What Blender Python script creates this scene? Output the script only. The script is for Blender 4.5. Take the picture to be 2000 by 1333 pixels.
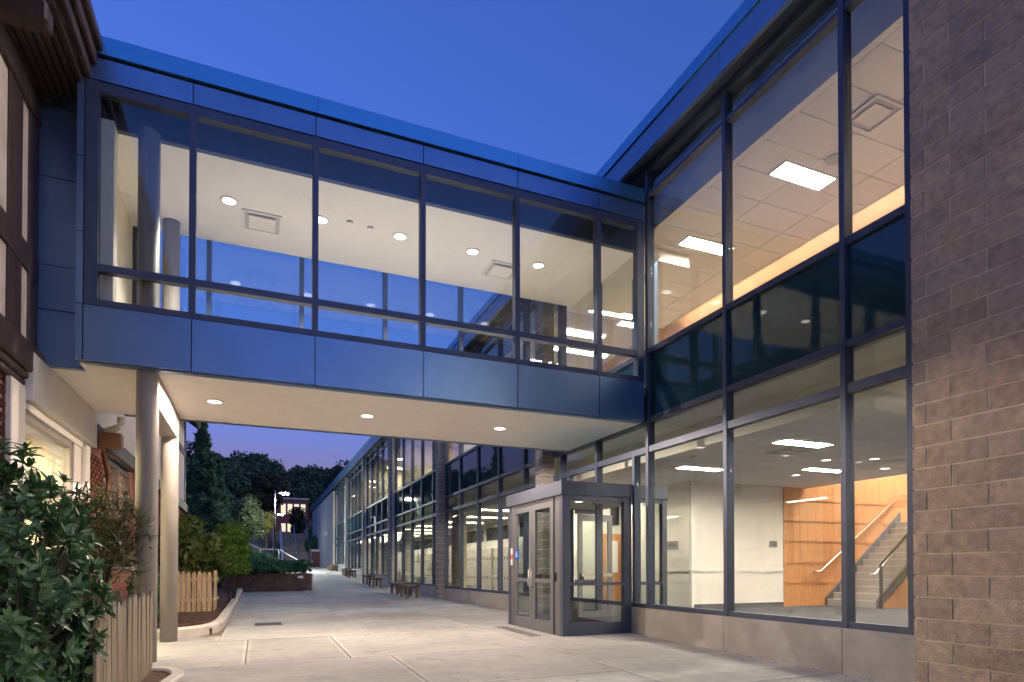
import bpy, bmesh, math, random
import numpy as np
from mathutils import Vector, Matrix
random.seed(7); RNG = np.random.default_rng(7)
R = math.radians
for o in list(bpy.data.objects): bpy.data.objects.remove(o)
SC = bpy.context.scene
COL = SC.collection

# ------------------------------------------------------------------ camera
EYE = 1.12
cd = bpy.data.cameras.new('camera'); cam = bpy.data.objects.new('camera', cd); COL.objects.link(cam)
cam.location = (0, 0, EYE)
cam.rotation_euler = (R(90 + 0.7664), 0, R(-22.534))
cd.sensor_width = 36; cd.lens = 36 * 1198.25 / 2000
cd.shift_y = (1096.01 - 666.5) / 2000
cd.clip_start = 0.05; cd.clip_end = 2000
SC.camera = cam

# ------------------------------------------------------------------ sky, sun, exposure (a long exposure at dusk)
EXPO = 4.3
EK = 1.0 / 2 ** EXPO            # lamp radiances below are written as they appear after exposure
w = bpy.data.worlds.new('World'); SC.world = w; w.use_nodes = True
wt = w.node_tree; bg = wt.nodes['Background']
sky = wt.nodes.new('ShaderNodeTexSky'); sky.sky_type = 'NISHITA'; sky.sun_disc = False
sky.sun_elevation = R(-1.2); sky.sun_rotation = R(160)
sky.ozone_density = 4.2; sky.dust_density = 0.6; sky.air_density = 1.0
wt.links.new(sky.outputs[0], bg.inputs[0]); bg.inputs[1].default_value = 0.15
sl = bpy.data.lights.new('afterglow_sun', 'SUN'); sl.energy = 0.075; sl.angle = R(40); sl.color = (1.0, 0.80, 0.62)
so = bpy.data.objects.new('afterglow_sun', sl); COL.objects.link(so)
so.rotation_euler = (R(55), 0, R(85))  # stands for the afterglow, added high on the right to brighten the left facade
SC.view_settings.view_transform = 'Standard'; SC.view_settings.look = 'None'
SC.view_settings.exposure = EXPO; SC.view_settings.gamma = 1
SC.view_settings.use_curve_mapping = False
c_ = SC.cycles
SC.render.engine = 'CYCLES'
c_.use_denoising = True
c_.max_bounces = 8; c_.diffuse_bounces = 4; c_.glossy_bounces = 4; c_.transmission_bounces = 4
c_.transparent_max_bounces = 40
c_.sample_clamp_indirect = 0.6; c_.caustics_reflective = False; c_.caustics_refractive = False
c_.use_light_tree = True

# ------------------------------------------------------------------ materials
M = {}
def nd(nt, t, **k):
    n = nt.nodes.new(t)
    for a, v in k.items(): setattr(n, a, v)
    return n
def worldpos(nt, scale=(1, 1, 1)):
    g = nd(nt, 'ShaderNodeNewGeometry'); m = nd(nt, 'ShaderNodeMapping')
    nt.links.new(g.outputs['Position'], m.inputs['Vector']); m.inputs['Scale'].default_value = scale
    return m.outputs[0]
def mat(name, col, rough=0.6, metal=0.0, var=0.12, scale=6.0, bump=0.0, bscale=60.0, rand=0.0, spec=0.5,
        stretch=(1, 1, 1), tint=None, tscale=1.2, tamt=0.0, coat=0.0):
    m = bpy.data.materials.new(name); m.use_nodes = True; nt = m.node_tree; L = nt.links.new
    p = nt.nodes['Principled BSDF']
    p.inputs['Roughness'].default_value = rough; p.inputs['Metallic'].default_value = metal
    p.inputs['Specular IOR Level'].default_value = spec
    if coat: p.inputs['Coat Weight'].default_value = coat
    pos = worldpos(nt, stretch)
    n = nd(nt, 'ShaderNodeTexNoise'); n.inputs['Scale'].default_value = scale; n.inputs['Detail'].default_value = 6
    L(pos, n.inputs['Vector'])
    mr = nd(nt, 'ShaderNodeMapRange'); mr.inputs[1].default_value = 0.3; mr.inputs[2].default_value = 0.7
    mr.inputs[3].default_value = 1 - var; mr.inputs[4].default_value = 1 + var
    L(n.outputs['Fac'], mr.inputs[0])
    hv = nd(nt, 'ShaderNodeHueSaturation'); hv.inputs['Color'].default_value = (*col, 1)
    val = mr.outputs[0]
    if rand:
        oi = nd(nt, 'ShaderNodeObjectInfo'); r2 = nd(nt, 'ShaderNodeMapRange')
        r2.inputs[3].default_value = 1 - rand; r2.inputs[4].default_value = 1 + rand
        L(oi.outputs['Random'], r2.inputs[0])
        mu = nd(nt, 'ShaderNodeMath', operation='MULTIPLY'); L(val, mu.inputs[0]); L(r2.outputs[0], mu.inputs[1]); val = mu.outputs[0]
    L(val, hv.inputs['Value'])
    cout = hv.outputs[0]
    if tint:
        n2 = nd(nt, 'ShaderNodeTexNoise'); n2.inputs['Scale'].default_value = tscale; n2.inputs['Detail'].default_value = 4
        L(pos, n2.inputs['Vector'])
        m2 = nd(nt, 'ShaderNodeMapRange'); m2.inputs[1].default_value = .42; m2.inputs[2].default_value = .68; m2.inputs[4].default_value = tamt
        L(n2.outputs['Fac'], m2.inputs[0])
        mx = nd(nt, 'ShaderNodeMix', data_type='RGBA'); L(m2.outputs[0], mx.inputs[0]); L(cout, mx.inputs[6]); mx.inputs[7].default_value = (*tint, 1)
        cout = mx.outputs[2]
    L(cout, p.inputs['Base Color'])
    if bump:
        b = nd(nt, 'ShaderNodeBump'); b.inputs['Strength'].default_value = bump; b.inputs['Distance'].default_value = 0.01
        n3 = nd(nt, 'ShaderNodeTexNoise'); n3.inputs['Scale'].default_value = bscale; n3.inputs['Detail'].default_value = 5
        L(pos, n3.inputs['Vector']); L(n3.outputs['Fac'], b.inputs['Height']); L(b.outputs[0], p.inputs['Normal'])
    M[name] = m; return m
def emat(name, col, strength):
    m = bpy.data.materials.new(name); m.use_nodes = True; nt = m.node_tree
    p = nt.nodes['Principled BSDF']; p.inputs['Base Color'].default_value = (*[min(1, c) * .8 for c in col], 1)
    p.inputs['Emission Color'].default_value = (*col, 1); p.inputs['Emission Strength'].default_value = strength * EK
    M[name] = m; return m
def glassmat(name, tint, f0=0.045, rough=0.0, dirt=0.0):
    m = bpy.data.materials.new(name); m.use_nodes = True; nt = m.node_tree; L = nt.links.new
    for n in list(nt.nodes):
        if n.type != 'OUTPUT_MATERIAL': nt.nodes.remove(n)
    out = [n for n in nt.nodes if n.type == 'OUTPUT_MATERIAL'][0]
    g = nd(nt, 'ShaderNodeNewGeometry')
    d = nd(nt, 'ShaderNodeVectorMath', operation='DOT_PRODUCT'); L(g.outputs['Incoming'], d.inputs[0]); L(g.outputs['Normal'], d.inputs[1])
    a = nd(nt, 'ShaderNodeMath', operation='ABSOLUTE'); L(d.outputs['Value'], a.inputs[0])
    s = nd(nt, 'ShaderNodeMath', operation='SUBTRACT'); s.inputs[0].default_value = 1; L(a.outputs[0], s.inputs[1])
    pw = nd(nt, 'ShaderNodeMath', operation='POWER'); L(s.outputs[0], pw.inputs[0]); pw.inputs[1].default_value = 5
    ma = nd(nt, 'ShaderNodeMath', operation='MULTIPLY_ADD'); L(pw.outputs[0], ma.inputs[0]); ma.inputs[1].default_value = 1 - f0; ma.inputs[2].default_value = f0
    t = nd(nt, 'ShaderNodeBsdfTransparent'); t.inputs[0].default_value = (*tint, 1)
    gl = nd(nt, 'ShaderNodeBsdfGlossy'); gl.inputs['Roughness'].default_value = rough; gl.inputs['Color'].default_value = (.95, .97, 1, 1)
    mx = nd(nt, 'ShaderNodeMixShader'); L(ma.outputs[0], mx.inputs[0]); L(t.outputs[0], mx.inputs[1]); L(gl.outputs[0], mx.inputs[2])
    L(mx.outputs[0], out.inputs[0]); M[name] = m; return m
def leafmat(name, col, col2, rough=0.45, trans=0.25, spec=0.4, nscale=3.5):
    m = bpy.data.materials.new(name); m.use_nodes = True; nt = m.node_tree; L = nt.links.new
    p = nt.nodes['Principled BSDF']; p.inputs['Roughness'].default_value = rough; p.inputs['Specular IOR Level'].default_value = spec
    pos = worldpos(nt); n = nd(nt, 'ShaderNodeTexNoise'); n.inputs['Scale'].default_value = nscale; n.inputs['Detail'].default_value = 8
    L(pos, n.inputs['Vector'])
    oi = nd(nt, 'ShaderNodeObjectInfo')
    ad = nd(nt, 'ShaderNodeMath', operation='MULTIPLY_ADD'); L(oi.outputs['Random'], ad.inputs[0]); ad.inputs[1].default_value = .5; L(n.outputs['Fac'], ad.inputs[2])
    mr = nd(nt, 'ShaderNodeMapRange'); mr.inputs[1].default_value = .45; mr.inputs[2].default_value = 1.0; L(ad.outputs[0], mr.inputs[0])
    mx = nd(nt, 'ShaderNodeMix', data_type='RGBA'); L(mr.outputs[0], mx.inputs[0]); mx.inputs[6].default_value = (*col, 1); mx.inputs[7].default_value = (*col2, 1)
    L(mx.outputs[2], p.inputs['Base Color'])
    out = [k for k in nt.nodes if k.type == 'OUTPUT_MATERIAL'][0]
    tr = nd(nt, 'ShaderNodeBsdfTranslucent'); L(mx.outputs[2], tr.inputs[0])
    ms = nd(nt, 'ShaderNodeMixShader'); ms.inputs[0].default_value = trans; L(p.outputs[0], ms.inputs[1]); L(tr.outputs[0], ms.inputs[2]); L(ms.outputs[0], out.inputs[0])
    M[name] = m; return m

mat('aluminium_panel', (.18, .275, .42), rough=.36, metal=.75, var=.06, scale=2.5, rand=.07, bump=.12, bscale=1.3, tint=(.15, .23, .35), tscale=3, tamt=.35)
mat('aluminium_coping', (.13, .37, .56), rough=.34, metal=.8, var=.05, scale=2.0)
mat('frame_metal', (.070, .085, .130), rough=.52, metal=.45, var=.06, scale=4)
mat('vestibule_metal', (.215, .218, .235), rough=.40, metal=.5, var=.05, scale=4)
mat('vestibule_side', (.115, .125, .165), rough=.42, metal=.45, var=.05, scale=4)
mat('column_paint', (.28, .255, .235), rough=.5, var=.04, scale=3)
mat('dark_gap', (.02, .02, .025), rough=.8, var=.0)
mat('soffit_stucco', (.90, .84, .79), rough=.9, var=.03, scale=5, bump=.35, bscale=160)
mat('white_stucco', (.66, .62, .57), rough=.9, var=.05, scale=4, bump=.4, bscale=120)
mat('concrete', (.40, .375, .345), rough=.85, var=.16, scale=3.0, bump=.35, bscale=140, rand=.06, tint=(.30, .27, .23), tscale=.7, tamt=.5)
mat('paving_concrete', (.375, .365, .345), rough=.82, var=.13, scale=1.6, bump=.35, bscale=220, rand=.09, tint=(.29, .275, .255), tscale=1.1, tamt=.6, stretch=(.35, 1.6, 1))
def paving(name, col, streak):
    m = bpy.data.materials.new(name); m.use_nodes = True; nt = m.node_tree; L = nt.links.new; p = nt.nodes['Principled BSDF']
    p.inputs['Roughness'].default_value = .8
    pos = worldpos(nt); pos2 = worldpos(nt, (.35, 9, 1))
    def noise(vec, sc, det, lo, hi, a, b):
        n = nd(nt, 'ShaderNodeTexNoise'); n.inputs['Scale'].default_value = sc; n.inputs['Detail'].default_value = det; L(vec, n.inputs['Vector'])
        r = nd(nt, 'ShaderNodeMapRange'); r.inputs[1].default_value = lo; r.inputs[2].default_value = hi; r.inputs[3].default_value = a; r.inputs[4].default_value = b; L(n.outputs['Fac'], r.inputs[0]); return r.outputs[0], n
    def mul(a, b):
        k = nd(nt, 'ShaderNodeMath', operation='MULTIPLY'); L(a, k.inputs[0]); L(b, k.inputs[1]); return k.outputs[0]
    v1, _ = noise(pos, .55, 5, .35, .65, .82, 1.12); v2, _ = noise(pos, 5, 6, .3, .7, .90, 1.08); v3, n3 = noise(pos, 140, 3, .3, .7, .86, 1.14); v4, n4 = noise(pos2, 4, 4, .3, .7, 1 - streak, 1 + streak)
    v5, _ = noise(pos, 1.7, 7, .60, .72, 1, .74)
    vo = nd(nt, 'ShaderNodeTexVoronoi'); vo.inputs['Scale'].default_value = 1.6; L(pos, vo.inputs['Vector'])
    sp = nd(nt, 'ShaderNodeMapRange'); sp.inputs[1].default_value = .018; sp.inputs[2].default_value = .034; sp.inputs[3].default_value = .62; sp.inputs[4].default_value = 1; L(vo.outputs['Distance'], sp.inputs[0])
    oi = nd(nt, 'ShaderNodeObjectInfo'); r2 = nd(nt, 'ShaderNodeMapRange'); r2.inputs[3].default_value = .88; r2.inputs[4].default_value = 1.1; L(oi.outputs['Random'], r2.inputs[0])
    v = mul(mul(mul(mul(v1, v2), mul(v3, v4)), mul(v5, sp.outputs[0])), r2.outputs[0])
    hv = nd(nt, 'ShaderNodeHueSaturation'); hv.inputs['Color'].default_value = (*col, 1); L(v, hv.inputs['Value']); L(hv.outputs[0], p.inputs['Base Color'])
    b = nd(nt, 'ShaderNodeBump'); b.inputs['Strength'].default_value = .4; b.inputs['Distance'].default_value = .006; L(n3.outputs['Fac'], b.inputs['Height']); L(b.outputs[0], p.inputs['Normal'])
    M[name] = m
paving('paving_concrete', (.325, .317, .297), .11); paving('tooled_edge', (.385, .375, .35), .03)
mat('joint_fill', (.17, .13, .09), rough=.95, var=.2)
mat('kerb_stone', (.50, .46, .41), rough=.85, var=.16, scale=5, bump=.5, bscale=90, rand=.06)
mat('block_face', (.52, .40, .28), rough=.95, var=.22, scale=14, bump=1.0, bscale=70, rand=.14, tint=(.27, .25, .24), tscale=1.5, tamt=.5)
mat('column_block', (.27, .26, .26), rough=.95, var=.22, scale=14, bump=1.0, bscale=60, rand=.12)
mat('mortar', (.74, .66, .50), rough=.95, var=.15, bump=.4)
mat('brick_red', (.20, .075, .055), rough=.9, var=.3, scale=12, bump=.7, bscale=70, rand=.3)
mat('brick_mortar', (.22, .19, .17), rough=.95, var=.15)
mat('retaining_block', (.155, .105, .08), rough=.95, var=.35, scale=10, bump=1.0, bscale=40, rand=.22)
mat('dark_timber', (.052, .030, .024), rough=.6, var=.35, scale=5, bump=.6, bscale=40, stretch=(1, 1, .25))
mat('aged_stucco', (.74, .66, .57), rough=.95, var=.10, scale=4, bump=.6, bscale=90, tint=(.34, .24, .18), tscale=3.5, tamt=.35)
mat('roof_tile', (.04, .035, .035), rough=.85, var=.3, scale=8, bump=.5)
mat('oak_panel', (.56, .265, .115), rough=.45, var=.16, scale=7, stretch=(6, 6, .35), rand=.05)
mat('oak_batten', (.54, .25, .105), rough=.4, var=.12, scale=7, stretch=(.5, 6, 6))
mat('carpet', (.042, .044, .056), rough=1.0, var=.2, scale=30, bump=.3, bscale=300)
mat('white_paint', (.80, .77, .71), rough=.6, var=.02, scale=2)
mat('cream_paint', (.80, .73, .60), rough=.7, var=.03, scale=2)
mat('peach_paint', (.84, .58, .42), rough=.7, var=.03, scale=2)
mat('ceiling_board', (.80, .78, .76), rough=.95, var=.03, scale=20, bump=.2, bscale=250, rand=.03)
mat('pale_floor', (.52, .47, .40), rough=.5, var=.05)
mat('ceiling_grid', (.55, .53, .52), rough=.7, var=.02)
mat('locker_paint', (.56, .53, .48), rough=.4, var=.03, rand=.03)
mat('black_metal', (.022, .020, .022), rough=.4, metal=.3, var=.1)
mat('steel', (.62, .60, .58), rough=.25, metal=1.0, var=.03)
mat('stair_tread', (.36, .335, .33), rough=.6, var=.10, scale=40, bump=.1)
mat('stair_nosing', (.10, .095, .11), rough=.6, var=.1)
mat('fence_wood', (.46, .33, .205), rough=.75, var=.25, scale=8, stretch=(4, 4, .4), bump=.4, bscale=50, rand=.16, tint=(.20, .12, .06), tscale=6, tamt=.45)
mat('weathered_fence', (.26, .21, .15), rough=.85, var=.38, scale=9, stretch=(5, 5, .35), bump=.7, bscale=60, rand=.2, tint=(.12, .08, .05), tscale=9, tamt=.6)
mat('bench_wood', (.17, .115, .085), rough=.8, var=.3, scale=6, stretch=(4, .5, 4), bump=.4, rand=.2)
mat('mulch', (.085, .045, .028), rough=1.0, var=.6, scale=26, bump=1.0, bscale=45)
mat('soil_ground', (.05, .048, .035), rough=1.0, var=.4, scale=3, bump=.6, bscale=10)
mat('lawn', (.022, .050, .020), rough=1.0, var=.4, scale=2, bump=.8, bscale=14)
mat('asphalt', (.055, .055, .058), rough=.9, var=.2, scale=20, bump=.3)
mat('bark', (.055, .040, .030), rough=.95, var=.3, scale=10, bump=.8, bscale=30)
mat('brown_sheet_metal', (.16, .075, .038), rough=.5, var=.1, scale=5)
mat('pvc', (.72, .66, .57), rough=.4, var=.06)
mat('stone_step', (.26, .20, .17), rough=.9, var=.2, scale=5, rand=.12)
mat('far_render', (.36, .35, .38), rough=.9, var=.06, scale=2)
mat('pale_cap', (.55, .50, .45), rough=.8, var=.1)
mat('rail_steel', (.30, .31, .36), rough=.4, metal=.6, var=.03)
mat('white_steel', (.70, .68, .66), rough=.4, var=.03)
mat('sign_blue', (.012, .075, .42), rough=.4, var=.02)
mat('sign_white', (.78, .76, .74), rough=.5, var=.02)
mat('sign_red', (.55, .03, .03), rough=.5, var=.02)
mat('plaque_grey', (.25, .25, .26), rough=.4, var=.05)
mat('paper', (.75, .74, .70), rough=.8, var=.04)
mat('grate_iron', (.035, .03, .028), rough=.7, var=.2)
mat('spandrel_back', (.010, .022, .024), rough=.6, var=.05)
glassmat('clear_glass', (.90, .925, .91))
glassmat('far_glass', (.87, .90, .87), f0=.05)
m = mat('spandrel_glass', (.020, .050, .054), rough=.03, var=.05, spec=.6)
emat('downlight_warm', (1.0, .86, .74), 9)
emat('downlight_inside', (1.0, .92, .84), 7)
emat('downlight_small', (1.0, .88, .76), 5)
emat('troffer_glow', (1.0, .88, .74), 75)
emat('strip_glow', (1.0, .88, .70), 140)
emat('room_glow', (1.0, .88, .70), 300)
emat('warm_room_glow', (1.0, .80, .50), 130)
emat('street_glow', (.93, 1.0, .90), 2600)
emat('street_glow_dim', (.93, 1.0, .90), 300)
emat('cove_glow', (1.0, .72, .52), 9)
emat('lobby_glow', (1.0, .88, .75), 165)
emat('lit_pane', (1.0, .80, .46), 1.15)
leafmat('blind', (.78, .76, .70), (.84, .82, .76), rough=.7, trans=.75)
leafmat('rhodo_leaf', (.032, .085, .040), (.115, .205, .058), rough=.5, trans=.2, nscale=11)
leafmat('narrow_leaf', (.035, .046, .016), (.10, .11, .04), rough=.45)
leafmat('laurel_leaf', (.075, .12, .028), (.19, .24, .055), rough=.45)
leafmat('yew_leaf', (.075, .15, .018), (.15, .28, .04), rough=.6)
leafmat('conifer_leaf', (.035, .090, .050), (.080, .155, .078), rough=.7)
leafmat('juniper_leaf', (.045, .13, .055), (.10, .22, .09), rough=.7)
leafmat('forest_leaf', (.022, .060, .046), (.045, .090, .055), rough=.8)
leafmat('dark_tree_leaf', (.018, .016, .018), (.034, .032, .024), rough=.8)
leafmat('light_tree_leaf', (.05, .075, .035), (.13, .15, .07), rough=.7)
leafmat('yellow_tree_leaf', (.16, .16, .04), (.34, .30, .09), rough=.7)

# ------------------------------------------------------------------ object helpers
W = {}                                    # world position of every object that can be a parent
def link(o, parent, loc):
    COL.objects.link(o)
    if parent is not None:
        o.parent = parent; pl = W[parent.name]
        o.location = Vector(loc) - pl
    else: o.location = loc
    W[o.name] = Vector(loc)
    return o
def thing(name, label, cat, loc=(0, 0, 0), group=None, kind=None):
    o = bpy.data.objects.new(name, None); o.empty_display_size = .2
    link(o, None, loc); tag(o, label, cat, group, kind); return o
def tag(o, label=None, cat=None, group=None, kind=None):
    if label: o['label'] = label
    if cat: o['category'] = cat
    if group: o['group'] = group
    if kind: o['kind'] = kind
    return o
UC = {}
def unit_cube(mname, chamfer=0.0):
    k = (mname, chamfer)
    if k not in UC:
        me = bpy.data.meshes.new('box_' + mname); bm = bmesh.new(); bmesh.ops.create_cube(bm, size=1)
        bm.to_mesh(me); bm.free(); me.materials.append(M[mname]); UC[k] = me
    return UC[k]
def box(name, x0, x1, y0, y1, z0, z1, mname, parent=None):
    "piece with shared mesh, sized by its scale (no children of its own)"
    o = bpy.data.objects.new(name, unit_cube(mname))
    link(o, parent, ((x0 + x1) / 2, (y0 + y1) / 2, (z0 + z1) / 2)); o.scale = (abs(x1 - x0), abs(y1 - y0), abs(z1 - z0)); return o
def mesh_obj(name, verts, faces, mname, parent=None, origin=None, smooth=False):
    v = np.asarray(verts, float)
    c = np.array(origin if origin is not None else (v.min(0) + v.max(0)) / 2)
    me = bpy.data.meshes.new(name); me.from_pydata((v - c).tolist(), [], faces); me.materials.append(M[mname])
    if smooth: me.polygons.foreach_set('use_smooth', [True] * len(me.polygons))
    me.update()
    return link(bpy.data.objects.new(name, me), parent, tuple(c))
def bbox(name, x0, x1, y0, y1, z0, z1, mname, parent=None, bevel=0.0, seg=1):
    "own mesh (may have children), with bevelled edges"
    me = bpy.data.meshes.new(name); bm = bmesh.new(); bmesh.ops.create_cube(bm, size=1)
    bmesh.ops.scale(bm, vec=(abs(x1 - x0), abs(y1 - y0), abs(z1 - z0)), verts=bm.verts)
    if bevel: bmesh.ops.bevel(bm, geom=bm.edges[:], offset=bevel, segments=seg, profile=.5, affect='EDGES')
    bm.to_mesh(me); bm.free(); me.materials.append(M[mname])
    return link(bpy.data.objects.new(name, me), parent, ((x0 + x1) / 2, (y0 + y1) / 2, (z0 + z1) / 2))
def tube(name, pts, r, mname, parent=None, seg=10, r1=None, smooth=True):
    pts = [Vector(p) for p in pts]; V = []; F = []
    n = len(pts); up = Vector((0, 0, 1))
    for i, p in enumerate(pts):
        t = (pts[min(i + 1, n - 1)] - pts[max(i - 1, 0)]).normalized()
        a = t.cross(up) if abs(t.z) < .95 else t.cross(Vector((1, 0, 0)))
        a.normalize(); b = t.cross(a)
        rr = r if r1 is None else r + (r1 - r) * i / max(1, n - 1)
        for k in range(seg):
            th = 2 * math.pi * k / seg; V.append(p + a * rr * math.cos(th) + b * rr * math.sin(th))
    for i in range(n - 1):
        for k in range(seg):
            k2 = (k + 1) % seg; F.append((i * seg + k, i * seg + k2, (i + 1) * seg + k2, (i + 1) * seg + k))
    F.append(tuple(range(seg))[::-1]); F.append(tuple((n - 1) * seg + k for k in range(seg)))
    o = mesh_obj(name, [tuple(v) for v in V], F, mname, parent)
    if smooth: o.data.polygons.foreach_set('use_smooth', [True] * (len(F) - 2) + [False] * 2)
    return o
def disc(name, x, y, z, r, mname, parent=None, t=.012, seg=20):
    return tube(name, [(x, y, z), (x, y, z - t)], r, mname, parent, seg, smooth=False)
def ring(name, x, y, z, r0, r1, mname, parent=None, t=.012, seg=24):
    V = []; F = []
    for k in range(seg):
        a = 2 * math.pi * k / seg
        for rr, zz in ((r0, z), (r1, z), (r1, z - t), (r0, z - t)): V.append((x + rr * math.cos(a), y + rr * math.sin(a), zz))
    for k in range(seg):
        j = (k + 1) % seg
        for i in range(4): F.append((k * 4 + i, k * 4 + (i + 1) % 4, j * 4 + (i + 1) % 4, j * 4 + i))
    return mesh_obj(name, V, F, mname, parent)

# rough-faced masonry pieces: front face pillowed and uneven, shared between alike blocks (front = -X)
BLK = {}
def block_mesh(mname, k, axis, flat=.35):
    key = (mname, k, axis)
    if key not in BLK:
        rnd = random.Random(k * 13 + len(mname)); nu, nv = 4, 3; V = []; F = []
        for i in range(nu):
            for j in range(nv):
                u = -.5 + i / (nu - 1); v = -.5 + j / (nv - 1)
                edge = i in (0, nu - 1) or j in (0, nv - 1)
                d = -.5 + (.06 if edge else -.0) + rnd.uniform(-.035, .035) * flat * 2
                V.append((d, u, v))
        for i in range(nu):
            for j in range(nv):
                V.append((.5, -.5 + i / (nu - 1), -.5 + j / (nv - 1)))
        n = nu * nv
        for i in range(nu - 1):
            for j in range(nv - 1):
                a = i * nv + j; F.append((a, a + 1, a + nv + 1, a + nv))
        per = [i * nv for i in range(nu)] + [(nu - 1) * nv + j for j in range(1, nv)] + [i * nv + nv - 1 for i in range(nu - 2, -1, -1)] + [j for j in range(nv - 2, 0, -1)]
        for a, b in zip(per, per[1:] + per[:1]): F.append((a, b, b + n, a + n))
        if axis == 'y': V = [(y, x, z) for x, y, z in V]; F = [f[::-1] for f in F]
        me = bpy.data.meshes.new('block_' + mname); me.from_pydata(V, [], F); me.materials.append(M[mname]); me.update(); BLK[key] = me
    return BLK[key]
def block(name, x0, x1, y0, y1, z0, z1, mname, parent, axis='x'):
    o = bpy.data.objects.new(name, block_mesh(mname, random.randrange(7), axis))
    link(o, parent, ((x0 + x1) / 2, (y0 + y1) / 2, (z0 + z1) / 2)); o.scale = (x1 - x0, y1 - y0, z1 - z0); return o

# ------------------------------------------------------------------ ground
GY = [-60, 3, 5, 9, 14, 20, 26, 32, 40, 48, 56, 64, 400]; GZ = [-.08, -.05, -.03, .03, .07, .10, .20, .45, .80, 1.08, 1.24, 1.32, 1.32]
def zg(x, y):
    return float(np.interp(y, GY, GZ)) + .008 * (min(max(x, -3), 6) - 3.9)
def sm(a, b, t):
    t = min(1, max(0, (t - a) / (b - a))); return t * t * (3 - 2 * t)
def terrain(x, y):
    z = zg(x, y) - .14
    bank = sm(27.3, 40, y) * (1 - sm(-.5, 2.6, x)) * 1.15 + sm(44, 62, y) * (1 - sm(0, 3.6, x)) * 1.2
    far = sm(62, 80, y) * 2.6 + max(0, y - 74) * .085
    hill = sm(120, 230, y + .12 * abs(x + 10)) * 9 * (.6 + .4 * math.cos((x - 20) / 70)) - .0
    left = sm(-30, -12, -x) * 0
    return z + bank + far + hill + left
xs = list(np.concatenate([np.linspace(-300, -30, 14), np.linspace(-25, 25, 61), np.linspace(30, 300, 14)]))
ys = list(np.concatenate([np.linspace(-80, -5, 8), np.linspace(-2, 90, 93), np.linspace(95, 420, 40)]))
V = [(x, y, terrain(x, y)) for y in ys for x in xs]; nx = len(xs)
F = [(j * nx + i, j * nx + i + 1, (j + 1) * nx + i + 1, (j + 1) * nx + i) for j in range(len(ys) - 1) for i in range(nx - 1)]
gr = mesh_obj('ground', V, F, 'soil_ground', smooth=True); tag(gr, 'dark soil and grass ground rolling up to the wooded hill', 'ground', kind='structure')

def sheet(name, poly, mname, parent=None, dz=0.0, thick=.10, gap=0.0):
    "slab piece that follows the ground: poly of 4 corners (x,y), subdivided along y"
    (xa, ya), (xb, yb), (xc, yc), (xd, yd) = poly       # a-b near edge, d-c far edge
    n = max(1, int(max(yc - yb, yd - ya) / 1.5)); V = []; F = []
    for i in range(n + 1):
        t = i / n
        l = (xa + (xd - xa) * t, ya + (yd - ya) * t); r = (xb + (xc - xb) * t, yb + (yc - yb) * t)
        for (x, y) in (l, r):
            V.append((x, y, zg(x, y) + dz)); V.append((x, y, zg(x, y) + dz - thick))
    for i in range(n):
        a = i * 4; b = a + 4
        F += [(a, a + 2, b + 2, b), (a + 1, b + 1, b + 3, a + 3), (a, b, b + 1, a + 1), (a + 2, a + 3, b + 3, b + 2)]
    F += [(0, 1, 3, 2), (n * 4, n * 4 + 2, n * 4 + 3, n * 4 + 1)]
    return mesh_obj(name, V, F, mname, parent)
walk = sheet('walkway', [(-1.6, -6), (6.0, -6), (6.0, 62), (-1.6, 62)], 'joint_fill', dz=-.022, thick=.05)
tag(walk, 'broad pale concrete walkway with scored slab joints under the bridge', 'walkway', kind='structure')
def slab_piece(x0, x1, y0, y1):
    "one slab following the ground, with a smoother tooled border"
    bw = .045; xs_ = [x0, x0 + bw, x1 - bw, x1]; n = max(1, int((y1 - y0) / 1.5))
    ys_ = [y0, y0 + bw] + [y0 + bw + (y1 - y0 - 2 * bw) * k / n for k in range(1, n)] + [y1 - bw, y1]
    V = []; F = []; mi = []; nx_ = 4; ny_ = len(ys_); t = random.uniform(-.003, .003)
    for y in ys_:
        for x in xs_: V.append((x, y, zg(x, y) + t - (.004 if x in (x0, x1) or y in (y0, y1) else 0)))
    nt_ = len(V); V += [(x, y, zg(x, y) - .06) for y in (y0, y1) for x in (x0, x1)]
    for j_ in range(ny_ - 1):
        for i_ in range(nx_ - 1):
            a = j_ * nx_ + i_; F.append((a, a + 1, a + nx_ + 1, a + nx_)); mi.append(1 if i_ in (0, 2) or j_ in (0, ny_ - 2) else 0)
    e = (ny_ - 1) * nx_
    F += [tuple(range(nx_ - 1, -1, -1)) + (nt_, nt_ + 1), tuple(range(e, e + nx_)) + (nt_ + 3, nt_ + 2),
          tuple(j_ * nx_ for j_ in range(ny_)) + (nt_ + 2, nt_), tuple(j_ * nx_ + nx_ - 1 for j_ in range(ny_ - 1, -1, -1)) + (nt_ + 1, nt_ + 3)]; mi += [0] * 4
    o = mesh_obj('slab', V, F, 'paving_concrete', walk); o.data.materials.append(M['tooled_edge']); o.data.polygons.foreach_set('material_index', mi); return o
def slabs(x0, x1, yl):
    g = .007
    for a, b in zip(yl, yl[1:]): slab_piece(x0 + g, x1 - g, a + g, b - g)
slabs(-1.55, -.13, [8.02, 10.5]); slabs(-.13, 1.11, [8.02, 10.5]); slabs(1.11, 3.80, [8.02, 10.5])
slabs(-1.55, 1.62, [-6, -3, 0, 3, 5.4, 8.02]); slabs(1.62, 3.80, [-6, -3, 0, 3.2, 5.92, 8.02])
slabs(3.80, 5.86, [-6, -3, -.5, 2.2, 4.85, 6.55, 8.85])
slabs(3.80, 4.55, [8.85, 10.5]); slabs(-.55, 1.76, [10.5, 12.9, 16, 19.5, 23, 26.8])
slabs(1.76, 3.80, [10.5] + [13.4 + 3 * k for k in range(17)])
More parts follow.
